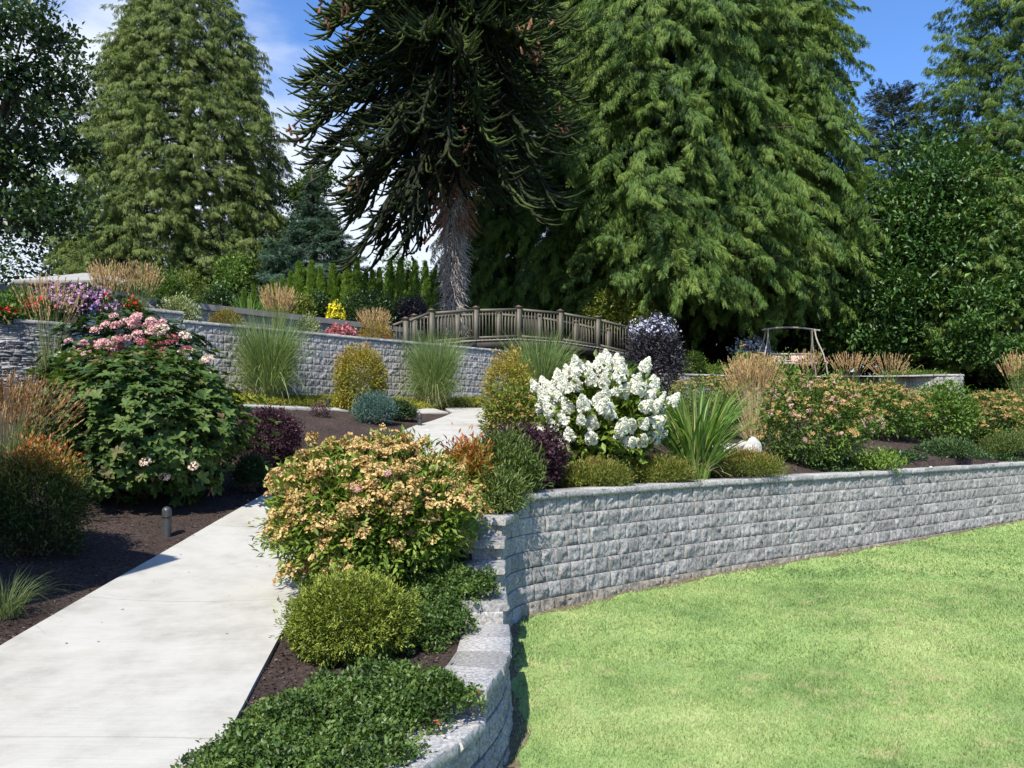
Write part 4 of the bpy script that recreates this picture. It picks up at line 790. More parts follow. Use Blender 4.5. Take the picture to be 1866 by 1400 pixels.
# mulch chips
mb = MB(); n_ = 60000; y = 5+rng.random(n_)**1.3*17; x = rng.uniform(-.62, .62, n_)*y; k = ~inpoly(x, y, LAWN_POLY) & ~((x > np.interp(y, pl[:, 1], pl[:, 0])-.0) & (x < np.interp(y, pr[:, 1], pr[:, 0]))) & (edge_dist(x, y) > .45); x, y = x[k], y[k]
P = np.stack([x, y, gz(x, y)+.018+.02*vn(np.stack([x*1.1, y*1.1, x*0], -1), 4)], -1); R = frames(rng.normal(0, 1, P.shape)*[1, 1, .3], UPV+rng.normal(0, .4, P.shape)); s = .010+.022*rng.random(len(P))**2
MCH = leaf('bark_chips', [(.015, .010, .008), (.045, .03, .025), (.09, .065, .055), (.17, .13, .11)], trans=0, rough=.9, spec=.1)
scat(mb, [(0, -.3, 0), (1, -.3, .05), (1, .3, 0), (0, .3, .06), (.5, 0, .25)], [[0, 1, 4], [1, 2, 4], [2, 3, 4], [3, 0, 4]], P, R, s, rng.random(len(P))**1.6)
tag(mb.build('mulch_chips', MCH), 'loose dark bark chips scattered over the planting beds', 'mulch', kind='stuff')
#@@TREES
# ------------------------------------------------------------------ trees
def bough(L_, n, frl, hang=.6, side=.45, curl=0., up0=.15, sag=.5, seed=0, drop=0.):
    """one conifer bough along +x: a drooping limb with side branchlets of flat sprays"""
    r = np.random.default_rng(seed); t = r.random(n)**.75; sgn = r.choice([-1, 1], n); lat = r.random(n)*side*(1.15-t)*sgn
    x = t*L_; z = up0*x-sag*t*t*L_*.5-drop*t**1.5*L_+curl*np.clip(t-.6, 0, 1)**2*L_
    P = np.stack([x+.25*np.abs(lat)*L_, lat*L_, z-np.abs(lat)*L_*.35*hang*1.5-frl*.3*r.random(n)], -1)
    D = np.stack([.45+r.normal(0, .25, n), .4*sgn*r.random(n)+r.normal(0, .32, n), -hang*(.5+1.3*r.random(n))], -1)
    s = frl*(.6+.7*r.random(n)); R = frames(D, np.tile([.8, 0, .6], (n, 1))+r.normal(0, .6, (n, 3)))
    T, Fc = frondT(3); T = np.array(T)*[1, .62, 1]; V = P[:, None]+np.einsum('nij,kj->nki', R, T)*s[:, None, None]
    Fa = (np.array(Fc)[None]+(np.arange(n)*len(T))[:, None, None]).reshape(-1, 3)
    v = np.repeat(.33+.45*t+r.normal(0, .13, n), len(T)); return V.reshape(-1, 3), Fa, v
def conifer(name, label, u, D, zb, H, prof, nb, mat, L_=1.7, nf=60, frl=.42, group=None, trunk=.45, back=.4, z0=.06, hang=.6, pitch=-.15, v0=0., seed=0, limb=14, inr=.45, barkm=None, sides=.45, bumpy=.16, **kw):
    """trunk + crown of many boughs; prof = [(height fraction, radius)]"""
    b = np.array([px(u, D), D, zb]); root = thing(name, label, 'tree', b, group)
    lib = [bough(L_, nf, frl, hang, sides, seed=seed*31+k, **kw) for k in range(6)]
    pz = [p[0] for p in prof]; pr_ = [p[1] for p in prof]
    zs = np.linspace(z0, .995, 400); wts = np.interp(zs, pz, pr_)+.25; zf = rng.choice(zs, nb*3, p=wts/wts.sum()); a = rng.uniform(0, 2*math.pi, nb*3)
    keep = (np.sin(a) < .35) | (rng.random(nb*3) < back); zf, a = zf[keep][:nb], a[keep][:nb]; n = len(zf)
    cl = np.stack([np.cos(a)*2.2, np.sin(a)*2.2, zf*H*.55], -1); R_ = np.interp(zf, pz, pr_)*(1+bumpy*vn(cl, seed))
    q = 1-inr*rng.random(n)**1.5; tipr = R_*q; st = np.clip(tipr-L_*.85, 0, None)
    dirs = np.stack([np.cos(a+rng.normal(0, .5, n)), np.sin(a+rng.normal(0, .5, n)), pitch+rng.normal(0, .3, n)+(zf > .9)*.5], -1)
    pos = b+np.stack([np.cos(a)*st, np.sin(a)*st, zf*H], -1); Rm = frames(dirs, np.tile(UPV, (n, 1))+rng.normal(0, .38, (n, 3)))
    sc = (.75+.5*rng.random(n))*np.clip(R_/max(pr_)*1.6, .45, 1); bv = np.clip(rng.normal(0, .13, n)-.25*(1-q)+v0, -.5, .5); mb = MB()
    for k in range(6):
        V, Fa, v = lib[k]; j = np.arange(n)[np.arange(n) % 6 == k]; m = len(j)
        W = pos[j][:, None]+np.einsum('nij,kj->nki', Rm[j], V)*sc[j][:, None, None]
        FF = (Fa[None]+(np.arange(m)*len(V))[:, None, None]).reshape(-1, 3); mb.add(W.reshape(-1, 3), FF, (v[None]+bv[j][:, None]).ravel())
    mb.build('crown', mat, root, origin=b)
    mb = MB(); tt = np.linspace(0, .97, 9); tube(mb, np.stack([b[0]+.1*np.sin(tt*5), b[1]+0*tt, b[2]-.3+tt*H], -1), trunk*(1.02-tt)+.02, 10)
    j = rng.choice(n, min(limb*6, n), replace=False); A0 = np.stack([np.full(len(j), b[0]), np.full(len(j), b[1]), pos[j, 2]+.1], -1); E = pos[j]+dirs[j]*(.8*L_)[..., None] if np.ndim(L_) else pos[j]+dirs[j]*.8*L_
    tq = np.linspace(0, 1, 5)[None, :, None]; C = A0[:, None]*(1-tq)+E[:, None]*tq; C[..., 2] -= .25*(tq[..., 0]**2)
    ropes(mb, C, np.repeat(np.linspace(.07, .02, 5)[None], len(j), 0)*(trunk/.45), 5, rng.random(len(j)))
    mb.build('trunk', barkm or M_BARK, root, origin=b); return root
CEP = [(0, .8), (.08, 1.0), (.25, 1.0), (.5, .82), (.75, .5), (.92, .2), (1, .03)]
def P_(R, p=CEP): return [(a, b*R) for a, b in p]
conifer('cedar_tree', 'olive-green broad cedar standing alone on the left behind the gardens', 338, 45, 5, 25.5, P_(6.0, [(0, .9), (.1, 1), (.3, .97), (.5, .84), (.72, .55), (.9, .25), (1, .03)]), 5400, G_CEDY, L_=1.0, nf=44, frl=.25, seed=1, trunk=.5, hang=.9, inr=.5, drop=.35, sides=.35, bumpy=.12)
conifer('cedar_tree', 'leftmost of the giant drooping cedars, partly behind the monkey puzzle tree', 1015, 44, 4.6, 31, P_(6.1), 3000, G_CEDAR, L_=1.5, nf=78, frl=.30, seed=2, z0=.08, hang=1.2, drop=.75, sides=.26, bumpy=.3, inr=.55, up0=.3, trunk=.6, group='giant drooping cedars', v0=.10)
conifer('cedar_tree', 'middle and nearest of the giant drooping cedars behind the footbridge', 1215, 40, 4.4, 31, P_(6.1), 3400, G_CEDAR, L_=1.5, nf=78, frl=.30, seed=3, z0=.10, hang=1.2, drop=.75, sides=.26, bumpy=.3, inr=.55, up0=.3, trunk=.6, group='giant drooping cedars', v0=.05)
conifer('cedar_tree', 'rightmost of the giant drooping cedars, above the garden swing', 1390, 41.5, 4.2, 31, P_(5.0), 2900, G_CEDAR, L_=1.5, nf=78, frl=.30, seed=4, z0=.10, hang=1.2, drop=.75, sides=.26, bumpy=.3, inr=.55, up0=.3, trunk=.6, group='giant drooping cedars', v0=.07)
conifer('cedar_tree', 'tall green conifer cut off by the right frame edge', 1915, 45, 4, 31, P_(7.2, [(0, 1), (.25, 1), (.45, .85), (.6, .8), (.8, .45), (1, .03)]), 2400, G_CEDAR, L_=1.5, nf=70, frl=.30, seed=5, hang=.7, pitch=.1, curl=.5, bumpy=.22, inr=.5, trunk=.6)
conifer('spruce_tree', 'dark blue-green spruce between the left cedar and the monkey puzzle tree', 572, 41, 5, 9.9, P_(3.4, [(0, 1), (.2, .95), (.5, .62), (.8, .25), (1, .02)]), 620, G_SPRUCE, L_=1.3, nf=70, frl=.26, seed=6, hang=.15, pitch=.05, curl=.6, trunk=.25, inr=.35)
conifer('pine_tree', 'dark ragged pine far behind, between the cedars and the right-hand conifer', 1628, 62, 4.5, 21.5, [(0, 3.4), (.35, 3.8), (.6, 3.8), (.8, 3.4), (.93, 2.4), (1, 1.1)], 560, G_PINE, L_=1.9, nf=60, frl=.34, seed=7, hang=.1, pitch=.25, curl=.4, trunk=.4, z0=.25, inr=.6)
conifer('cedar_tree', 'young bright green cedar below the pine, left of the right-hand conifer', 1790, 41, 4, 12.5, P_(3.4), 700, G_CEDAR, L_=1.3, nf=60, frl=.3, seed=8, hang=.9, drop=.3, pitch=.1, trunk=.25, v0=.1)
# dark woodland understorey that closes the view below the crowns
def broad(name, label, u, D, zb, rad, cz, ntip, per, size, mat, cat='tree', group=None, wid=.6, v0=.45, zmin=-.6, trunk=.18, lump=.2, lf=.0, inner=.5, T=T_LEAF, Fc=F_LEAF, up=.3, seed=0, limbs=14, clumps=0, spread=1.3, csz=(.20, .36)):
    b = np.array([px(u, D), D, zb]); root = thing(name, label, cat, b, group); c = b+np.array([0, 0, cz]); mb = MB(); rad = np.array(rad, float)
    if clumps:
        dd = sph(clumps, zmin); cc = c+dd*rad*(.45+.5*rng.random((clumps, 1))); Pl = []
        for q in cc:
            rr = rad.mean()*rng.uniform(*csz); P, _, _ = bush(mb, q, (rr*1.2, rr*1.2, rr*.6), ntip//clumps, per, size, T=T, Fc=Fc, zmin=-.8, lump=.3, lf=3/rr, inner=.9, wid=wid, v0=v0+rng.normal(0, .08), up=up, spread=spread); Pl.append(q)
        P = np.array(Pl)
    else: P, _, _ = bush(mb, c, rad, ntip, per, size, T=T, Fc=Fc, zmin=zmin, lump=lump, lf=lf or 5/rad.mean()*2, inner=inner, wid=wid, v0=v0, up=up, seed=seed, spread=spread)
    mb.build('crown' if cat == 'tree' else 'foliage', mat, root, origin=b); ms = MB()
    if cat == 'tree':
        t = np.linspace(0, 1, 6); tube(ms, np.stack([b[0]+.12*np.sin(t*4), b[1]+0*t, b[2]-.2+t*(cz*.95)], -1), trunk*(1.1-.6*t), 9); s0 = b+[0, 0, cz*.35]
        Q = P[rng.choice(len(P), min(limbs, len(P)), replace=False)]; tq = np.linspace(0, 1, 6)[None, :, None]; A0 = np.array([s0+[0, 0, rng.random()*cz*.5] for _ in Q]); C = A0[:, None]*(1-tq)+Q[:, None]*tq; C[..., 2] += .12*np.sin(tq[..., 0]*3.1)*rad[2]
        ropes(ms, C, np.repeat(np.linspace(trunk*.45, trunk*.08, 6)[None], len(Q), 0), 5, rng.random(len(Q))); ms.build('trunk', M_BARK, root, origin=b)
    else: stems(ms, b, P, limbs, .025); ms.build('stems', M_STEM, root, origin=b)
    return root
G_UNDER = leaf('understorey', [(.008, .018, .007), (.018, .036, .012), (.045, .08, .022)], trans=.08, rough=.5)  # near-black ramp: shade beneath the cedars put into the leaf colour
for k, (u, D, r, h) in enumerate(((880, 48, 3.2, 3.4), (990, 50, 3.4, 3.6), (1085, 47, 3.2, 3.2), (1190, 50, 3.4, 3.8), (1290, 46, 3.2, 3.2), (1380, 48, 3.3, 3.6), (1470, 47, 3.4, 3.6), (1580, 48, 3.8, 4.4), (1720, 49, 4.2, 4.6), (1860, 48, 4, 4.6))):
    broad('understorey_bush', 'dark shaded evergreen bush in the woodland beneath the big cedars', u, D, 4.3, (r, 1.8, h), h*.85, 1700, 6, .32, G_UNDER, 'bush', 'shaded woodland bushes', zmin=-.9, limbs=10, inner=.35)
for k, (u, D, r, h) in enumerate(((30, 52, 5, 5.5), (170, 54, 4.5, 4.5), (470, 50, 3, 3.8), (660, 56, 4, 3.1), (760, 56, 4, 3.0), (-130, 52, 5, 7))):
    broad('background_bush', 'green bushy tree far behind the pointed hedge and the left cedar', u, D, 5.2, (r, 2, h), h*.9, 800, 6, .32, G_MID if k > 2 else G_DARK, 'bush', 'far bushy trees on the left', zmin=-.9, limbs=10, inner=.35, v0=.35)
broad('laurel_tree', 'broad glossy dark green laurel filling the right side behind the low curved wall', 1700, 42, 3.9, (6.6, 3.4, 6.2), 5.6, 11000, 6, .27, leaf('laurel_leaf', [(.016, .042, .010), (.042, .10, .020), (.12, .23, .04)], rough=.42, spec=.35, trans=.15), zmin=-.75, wid=.45, trunk=.25, clumps=90, v0=.42, spread=1.0)
broad('laurel_tree', 'lower glossy laurel at the right behind the reed grasses', 1560, 40.5, 3.8, (3.4, 2.2, 3.3), 2.9, 3600, 6, .24, leaf('laurel_leaf', []), zmin=-.9, wid=.42, trunk=.15, clumps=34, v0=.42, spread=1.0)
broad('laurel_tree', 'bushy laurel at the right frame edge behind the tan spirea', 1850, 38.5, 3.4, (3.4, 2, 2.9), 2.6, 3200, 6, .22, leaf('laurel_leaf', []), zmin=-.9, wid=.42, trunk=.15, clumps=34, v0=.48, spread=1.0)
# near broadleaf tree, cut by the left frame edge
broad('broadleaf_tree', 'dark leafy deciduous tree reaching in from the left frame edge', -40, 20.5, 3.6, (2.6, 2.1, 4.9), 5.0, 3000, 9, .13, G_MAPLE, csz=(.12, .23), clumps=62, zmin=-.55, trunk=.17, wid=.75, v0=.38, limbs=40, spread=1.1)
broad('young_tree', 'light green young tree climbing in front of the left cedar', 437, 40, 5, (1.15, 1, 2.5), 2.6, 1300, 7, .15, G_LIME if False else leaf('leaf_fresh', []), clumps=16, zmin=-.9, trunk=.1, v0=.25)
broad('young_tree', 'light green leafy top rising behind the spruce', 572, 46, 5, (1.6, 1.2, 3.2), 7.9, 1200, 7, .18, leaf('leaf_fresh', []), clumps=12, zmin=-.9, trunk=.12, v0=.2)
broad('birch_like_tree', 'sparse light green tree seen behind the monkey puzzle trunk', 757, 50, 5, (2.2, 1.4, 3.0), 4.2, 1100, 6, .17, leaf('leaf_fresh', []), clumps=22, zmin=-.9, trunk=.1, v0=.5)
broad('japanese_maple', 'layered yellow-green Japanese maple behind the right end of the footbridge', 1128, 37, 4.2, (1.75, 1.2, 1.25), 2.1, 2200, 7, .12, leaf('leaf_yellow_green', []), clumps=30, zmin=-.6, trunk=.08, v0=.5, limbs=20)
broad('dark_maple', 'dark purple-leaved small tree left of the Japanese maple', 1075, 38.5, 4.2, (1.1, .9, 1.1), 1.5, 700, 6, .11, G_BLACK, clumps=12, zmin=-.7, trunk=.07, v0=.25)
# pointed hedge
def arbor(mb, H, R, seed):
    r = np.random.default_rng(seed); n = 1500; t = r.random(n)**1.25; a = r.uniform(0, 2*math.pi, n); rad = R*np.clip((1-t)**.8*(.45+.55*np.clip(t*5, 0, 1)), .02, 1)*(.8+.25*r.random(n))*(1+.1*np.sin(a*3+t*7))
    P = np.stack([np.cos(a)*rad, np.sin(a)*rad, t*H*.97], -1); D = np.stack([np.cos(a)*.35, np.sin(a)*.35, np.ones(n)], -1)+r.normal(0, .2, (n, 3))
    T, Fc = frondT(2); T = np.array(T); s = .19*(.7+.6*r.random(n)); Rm = frames(D, np.stack([np.cos(a), np.sin(a), 0*a+.2], -1)+r.normal(0, .6, (n, 3))); V = P[:, None]+np.einsum('nij,kj->nki', Rm, T)*s[:, None, None]
    Fa = (np.array(Fc)[None]+(np.arange(n)*len(T))[:, None, None]).reshape(-1, 3); mb.add(V.reshape(-1, 3), Fa, np.repeat(np.clip(.45+r.normal(0, .16, n)+.15*np.sin(t*14+a*2), 0, 1), len(T)))
AB = []
for k in range(4): mb = MB(); arbor(mb, 3.3, .42, 80+k); o = mb.build('foliage', G_HEDGE); AB.append(o.data); bpy.data.objects.remove(o)
mb = MB(); tube(mb, [(0, 0, -.1), (0, 0, 1.2), (0, 0, 2.6)], [.06, .04, .015], 6); o = mb.build('trunk', M_BARK); ABT = o.data; bpy.data.objects.remove(o)
hx = [(445, 37.6, .75), (462, 37.4, .8), (480, 37.2, .78), (497, 37, .85), (514, 36.8, .86), (530, 36.5, .93), (545, 36.2, 1.04), (556, 36.6, .97), (568, 36, 1.03), (584, 35.8, .94), (606, 36, 1.0), (619, 36.6, .9), (633, 35.7, 1.0), (650, 35.5, 1.04), (667, 35.8, .88), (679, 35.6, .90), (691, 35.7, .92), (711, 35.3, 1.0), (729, 35.1, 1.0), (744, 35.6, .9), (756, 35, .97), (775, 34.9, .96), (792, 35.3, .9)]
for k, (u, D, s) in enumerate(hx):
    D -= 2.1; s *= .93
    r_ = thing('arborvitae', 'narrow pointed bright green arborvitae in the hedge row above the smooth grey wall', 'hedge tree', (px(u, D), D, 5.0), 'row of pointed arborvitae'); r_.rotation_euler = (0, 0, rng.uniform(0, 6.28)); r_.scale = (s*rng.uniform(.95, 1.15), s*rng.uniform(.95, 1.15), s)
    for nm, me in (('foliage', AB[k % 4]), ('trunk', ABT)): o = bpy.data.objects.new(nm, me); COL.objects.link(o); o.parent = r_
# monkey puzzle tree
b = np.array([px(826, 33), 33, 4.1]); root = thing('monkey_puzzle_tree', 'tall dark monkey puzzle tree with hanging rope-like branches behind the footbridge', 'tree', b)
mb = MB(); tt = np.linspace(0, 1, 60); a = np.linspace(0, 2*math.pi, 20, endpoint=False); V = []
for t in tt:
    r_ = (.35-.16*t)*(1+.5*max(0, .04-t)*10); V.append([[b[0]+.15*math.sin(t*3)+math.cos(q)*r_*(1+rng.normal(0, .09)), b[1]+math.sin(q)*r_*(1+rng.normal(0, .09)), b[2]-.3+t*18.5+rng.normal(0, .05)] for q in a])
i = np.arange(59)[:, None]*20; j = np.arange(20)[None]; k = (j+1) % 20; mb.add(np.array(V), np.stack([i+j, i+k, i+20+k, i+20+j], -1).reshape(-1, 4)); mb.build('trunk', M_PBARK, root, origin=b)
# scales and dead twigs on the bare trunk
mb = MB(); n = 3200; t = rng.random(n)*6.4; a = rng.uniform(0, 2*math.pi, n); P0 = np.stack([b[0]+np.cos(a)*.31, b[1]+np.sin(a)*.31, b[2]+.2+t], -1); le = .12+.5*rng.random(n)**2
D = np.stack([np.cos(a)*.7, np.sin(a)*.7, rng.normal(-.7, .5, n)], -1)+rng.normal(0, .3, (n, 3)); D = nrm(D); C = np.stack([P0, P0+D*le[:, None]*.5, P0+D*le[:, None]+np.array([0, 0, -1])*le[:, None]**2*.5], 1)
ropes(mb, C, np.repeat(np.array([[.018, .012, .004]]), n, 0), 3, rng.random(n)); mb.build('dead_twigs', M_TWIG, root, origin=b)['kind'] = 'stuff'
def mp_ropes(n, S0, Dh, Ln, fall, curlup, v, rad=.045, m=9):
    """hanging scaly ropes: start, outward direction, length"""
    t = np.linspace(0, 1, m)[None, :, None]; g = np.array([0, 0, -1.])
    C = S0[:, None]+Dh[:, None]*(Ln[:, None, None]*(.45*t+.30*t**2*(1-fall)[:, None, None]+.35*curlup[:, None, None]*t**3))+g*(Ln[:, None, None]*(fall[:, None, None]*1.0*t**.95-curlup[:, None, None]*.95*t**2.6))
    C = C+.03*np.sin(t*9+np.arange(n)[:, None, None])
    r = rad*(.8+.4*rng.random(n))[:, None]*(1+.26*np.where(np.arange(m) % 2 == 0, 1, -1))[None]*np.interp(np.linspace(0, 1, m), [0, .15, .8, 1], [.6, 1, 1, .35])[None]
    return C, r, v
mb = MB(); lim = MB(); nbr = 175; rust = MB()
for k in range(nbr):
    q = k/nbr; z0 = b[2]+7.4+11.2*q**.9+rng.normal(0, .2); a = k*2.399963+rng.normal(0, .25); right = math.cos(a) > .25
    R = np.interp(z0, [9.5, 11.5, 13.5, 15.5, 18, 23], [2.4, 3.5, 4.6, 5.7, 5.8, 4.2])*rng.uniform(.82, 1.06)*(.74 if right else 1)
    dr = np.interp(z0, [9.5, 12, 15, 19], [3.3, 4.2, 4.0, 1.8])*rng.uniform(.7, 1.15)*(.55 if right and z0 < 13 else 1)
    if z0 < 13.5 and math.cos(a) > -.05: R *= .55; dr *= .45
    t = np.linspace(0, 1, 12); h = np.array([math.cos(a), math.sin(a), 0]); ax = np.array([b[0], b[1], z0])
    Cc = ax+h*(R*t**.92)[:, None]+np.array([0, 0, 1])*(np.interp(z0, [9, 19], [.55, .9])*np.sin(t*2.2)*.7-dr*t**1.9+np.clip(t-.75, 0, 1)*1.2)[:, None]
    ropes(lim, Cc[None], np.linspace(.10, .05, 12)[None], 6, np.array([.25]))
    nr = int(42*R/5*rng.uniform(.85, 1.15)); ts = .16+.84*rng.random(nr)**.8; S0 = np.stack([np.interp(ts, t, Cc[:, c_]) for c_ in range(3)], -1)
    sd_ = rng.choice([-1, 1], nr); an = a+sd_*rng.uniform(.25, 1.15, nr)*(1.05-.5*ts); Dh = np.stack([np.cos(an), np.sin(an), 0*an], -1)
    low = np.clip((15.5-z0)/4.5, 0, 1); Ln = rng.uniform(1.0, 2.1, nr)*(1+.25*low); fall = np.clip(rng.normal(.85+.3*low, .12, nr)-.28*ts, .3, 1.2); cu = np.clip(rng.normal(.42, .14, nr), .1, .8)*(1-.4*low)
    C, r, _ = mp_ropes(nr, S0, Dh, Ln, fall, cu, None); vv = np.clip(rng.normal(.34+.45*np.clip((z0-12)/6, 0, 1), .18, nr)-.15*(1-ts), 0, 1)  # upper and outer ropes paler: olive sun highlights put into the colour
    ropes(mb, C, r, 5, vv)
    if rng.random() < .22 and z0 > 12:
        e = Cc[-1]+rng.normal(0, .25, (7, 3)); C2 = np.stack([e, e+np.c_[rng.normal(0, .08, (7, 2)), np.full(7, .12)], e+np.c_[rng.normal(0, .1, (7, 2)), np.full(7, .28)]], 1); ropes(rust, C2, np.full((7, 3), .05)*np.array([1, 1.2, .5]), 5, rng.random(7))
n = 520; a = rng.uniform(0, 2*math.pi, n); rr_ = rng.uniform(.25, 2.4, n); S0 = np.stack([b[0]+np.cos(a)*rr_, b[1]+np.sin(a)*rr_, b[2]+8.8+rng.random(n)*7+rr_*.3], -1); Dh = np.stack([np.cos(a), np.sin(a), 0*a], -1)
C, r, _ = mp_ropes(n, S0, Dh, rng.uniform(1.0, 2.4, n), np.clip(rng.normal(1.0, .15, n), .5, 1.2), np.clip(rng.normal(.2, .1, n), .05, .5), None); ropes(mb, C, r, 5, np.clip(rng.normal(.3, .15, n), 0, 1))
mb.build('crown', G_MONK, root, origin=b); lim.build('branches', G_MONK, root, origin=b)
n = 170; a = rng.uniform(0, 2*math.pi, n); S0 = np.stack([b[0]+np.cos(a)*.4, b[1]+np.sin(a)*.4, b[2]+5.4+rng.random(n)**1.1*4.2], -1); Dh = np.stack([np.cos(a), np.sin(a), 0*a], -1)
C, r, _ = mp_ropes(n, S0, Dh, rng.uniform(.5, 1.7, n), np.clip(rng.normal(.8, .2, n), .3, 1), np.full(n, .1), None, .038); ropes(rust, C, r, 4, rng.random(n)); rust.build('rusty_dead_branches', M_RTWIG, root, origin=b)['kind'] = 'stuff'
# ------------------------------------------------------------------ footbridge
fp = [(739, 27.3, 577), (786, 27.9, 562), (867, 28.7, 557), (945, 29.5, 556), (1021, 30.3, 563), (1089, 31.1, 575), (1150, 31.9, 590)]
PF = np.array([[px(u, d), d, zz(v, d)] for u, d, v in fp]); dirb = nrm((PF[-1]-PF[1])*[1, 1, 0]); perp = np.array([-dirb[1], dirb[0], 0]); rzb = math.atan2(dirb[1], dirb[0]); PB = PF+perp*1.45
br = thing('footbridge', 'taupe arched garden footbridge with slender balusters and capped posts', 'bridge', (PF[3][0], PF[3][1], 4.0)); o0 = np.array(br.location)
def post(p):
    mb = MB(); box(mb, (0, 0, -.02), (.068, .068, .60), rzb); o = mb.build('post', M_RAIL, br); o.location = p-o0-[0, 0, .70]
    mb = MB(); box(mb, (0, 0, .60), (.085, .085, .018), rzb); box(mb, (0, 0, .635), (.10, .10, .014), rzb); lathe(mb, (0, 0, 0), [(.10, .650), (.060, .675), (.02, .695), (.001, .70)], 4); mb.build('post_cap', M_POSTCAP, o)
for p in PF: post(p)
for p in PB: post(p)
stuff = MB()
for row, P in enumerate((PF, PB)):
    tr, brl = MB(), MB()
    for a, c in zip(P[:-1], P[1:]):
        e = nrm((c-a)*[1, 1, 0])*.062; beam(tr, a-[0, 0, .16]+e, c-[0, 0, .16]-e, .05, .085); beam(brl, a-[0, 0, 1.08]+e, c-[0, 0, 1.08]-e, .05, .07)
        nb_ = int(np.linalg.norm((c-a)[:2])/.125); 
        for q in range(1, nb_):
            m_ = a+(c-a)*q/nb_
            if row == 0: mb = MB(); box(mb, (0, 0, 0), (.012, .012, .42), rzb); o = mb.build('baluster', M_RAIL, br); o.location = m_-o0-[0, 0, .62]
            else: box(stuff, m_-[0, 0, .62], (.012, .012, .42), rzb)
    tr.build('top_rail', M_RAIL, br, origin=o0); brl.build('bottom_rail', M_RAIL, br, origin=o0)
stuff.build('far_balusters', M_RAIL, br, origin=o0)['kind'] = 'stuff'
mb = MB(); fa = MB()
for a, c, a2, c2 in zip(PF[:-1], PF[1:], PB[:-1], PB[1:]):
    nn = perp*.12; n_ = 11
    for q in range(n_): beam(mb, a+(c-a)*(q+.5)/n_-[0, 0, 1.19]-nn, a2+(c2-a2)*(q+.5)/n_-[0, 0, 1.19]+nn, np.linalg.norm(c-a)/n_-.012, .03)
    beam(fa, a-[0, 0, 1.33]-perp*.06, c-[0, 0, 1.33]-perp*.06, .06, .22); beam(fa, a2-[0, 0, 1.33]+perp*.06, c2-[0, 0, 1.33]+perp*.06, .06, .22)
mb.build('deck', M_WOOD, br, origin=o0); fa.build('side_beam', plain('dark_timber', (.045, .038, .03), .8, nscale=6), br, origin=o0)
# ------------------------------------------------------------------ garden swing
D = 37.2; zb = 3.62; xl, xr_ = px(1393, D), px(1492, D); sw = thing('garden_swing', 'rustic wooden garden swing with curved legs and a cushioned seat above the low wall', 'swing', ((xl+xr_)/2, D, zb)); o0 = np.array(sw.location)
ztop = zz(600, D)
def curve(name, pts, r, m=M_WOOD, par=sw, sides=8):
    mb = MB(); P = smooth(pts, 2) if len(pts) > 2 else np.array(pts, float); tube(mb, P, r, sides); return mb.build(name, m, par, smooth=True, origin=o0)
for x, sg in ((xl, -1), (xr_-.15, 1)):
    for dy in (-.75, .75): curve('leg', [(x-sg*.10, D+dy*.25, ztop-.02), (x-sg*.06, D+dy*.4, ztop-.5), (x+sg*.18, D+dy*.8, ztop-1.2), (x+sg*.32, D+dy, zb-.1)], .034)
    curve('cross_bar', [(x-sg*.08, D-.25, ztop-.1), (x-sg*.08, D+.25, ztop-.1)], .035)
curve('top_beam', [(xl-.12, D, ztop-.03), (xl+.6, D, ztop+.07), ((xl+xr_)/2, D, ztop+.08), (xr_-.6, D, ztop+.04), (xr_+.05, D, ztop-.06)], .038)
zs = zz(662, D)
mb = MB(); box(mb, ((xl+xr_)/2, D, zs), (1.0, .28, .03)); box(mb, ((xl+xr_)/2, D-.28, zs-.03), (1.02, .03, .05)); mb.build('seat', M_WOOD, sw, origin=o0)
mb = MB(); box(mb, ((xl+xr_)/2, D+.30, zs+.42), (1.0, .025, .04)); box(mb, ((xl+xr_)/2, D+.28, zs+.12), (1.0, .025, .03))
for k in range(9): box(mb, (xl+.25+k*.235, D+.29, zs+.27), (.02, .015, .13))
mb.build('backrest', M_WOOD, sw, origin=o0)
for u in (1421, 1457): mb = MB(); box(mb, (px(u, D), D+.18, zs+.20), (.33, .07, .14)); o = mb.build('cushion', M_CUSH, sw, origin=o0); bv = o.modifiers.new('b', 'BEVEL'); bv.width = .05; bv.segments = 3
for x in (xl+.12, xr_-.28):
    for dy in (-.2, .2): curve('hanger', [(x, D, ztop-.05), (x+(.18 if x < (xl+xr_)/2 else -.02), D+dy, zs+.05)], .014)
# ------------------------------------------------------------------ far pavilion roof
D = 31; mb = MB(); rf = thing('pavilion', 'low building with a pale grey hip roof seen beyond the purple flowers', 'building', (px(150, D), D, 4.9)); o0 = np.array(rf.location)
E = [(px(68, D), D-1.5, zz(519, D)), (px(245, D), D-1.5, zz(527, D)-.0), (px(256, D), D+4, zz(524, D)), (px(84, D), D+4, zz(518, D))]; ze = (E[0][2]+E[1][2])/2; E = [(x, y, ze) for x, y, _ in E]; A1, A2 = (px(140, D), D+.6, zz(492, D)), (px(184, D), D+1.2, zz(492, D)-.02)
V = E+[A1, A2]; mb.add(V, [[0, 1, 5, 4], [2, 3, 4, 5]]); mb.add(V, [[1, 2, 5], [3, 0, 4]]); mb.add([(x, y, z-.16) for x, y, z in E], [[0, 3, 2, 1]]); mb.build('roof', M_ROOF, rf, origin=o0)
mb = MB(); 
for q in range(4): a_, c_ = np.array(E[q]), np.array(E[(q+1) % 4]); beam(mb, a_-[0, 0, .08], c_-[0, 0, .08], .05, .15)
mb.build('fascia', M_STUCCAP, rf, origin=o0); mb = MB(); cxx = px(148, D+1); box(mb, (cxx, D+1.2, 5.6), (1.3, 2.0, ze-.16-5.6)); mb.build('wall', M_SIDING, rf, origin=o0)
mb = MB(); box(mb, (cxx, D-.83, 6.0), (.9, .03, .35)); mb.build('window', M_GLASSD, rf, origin=o0)
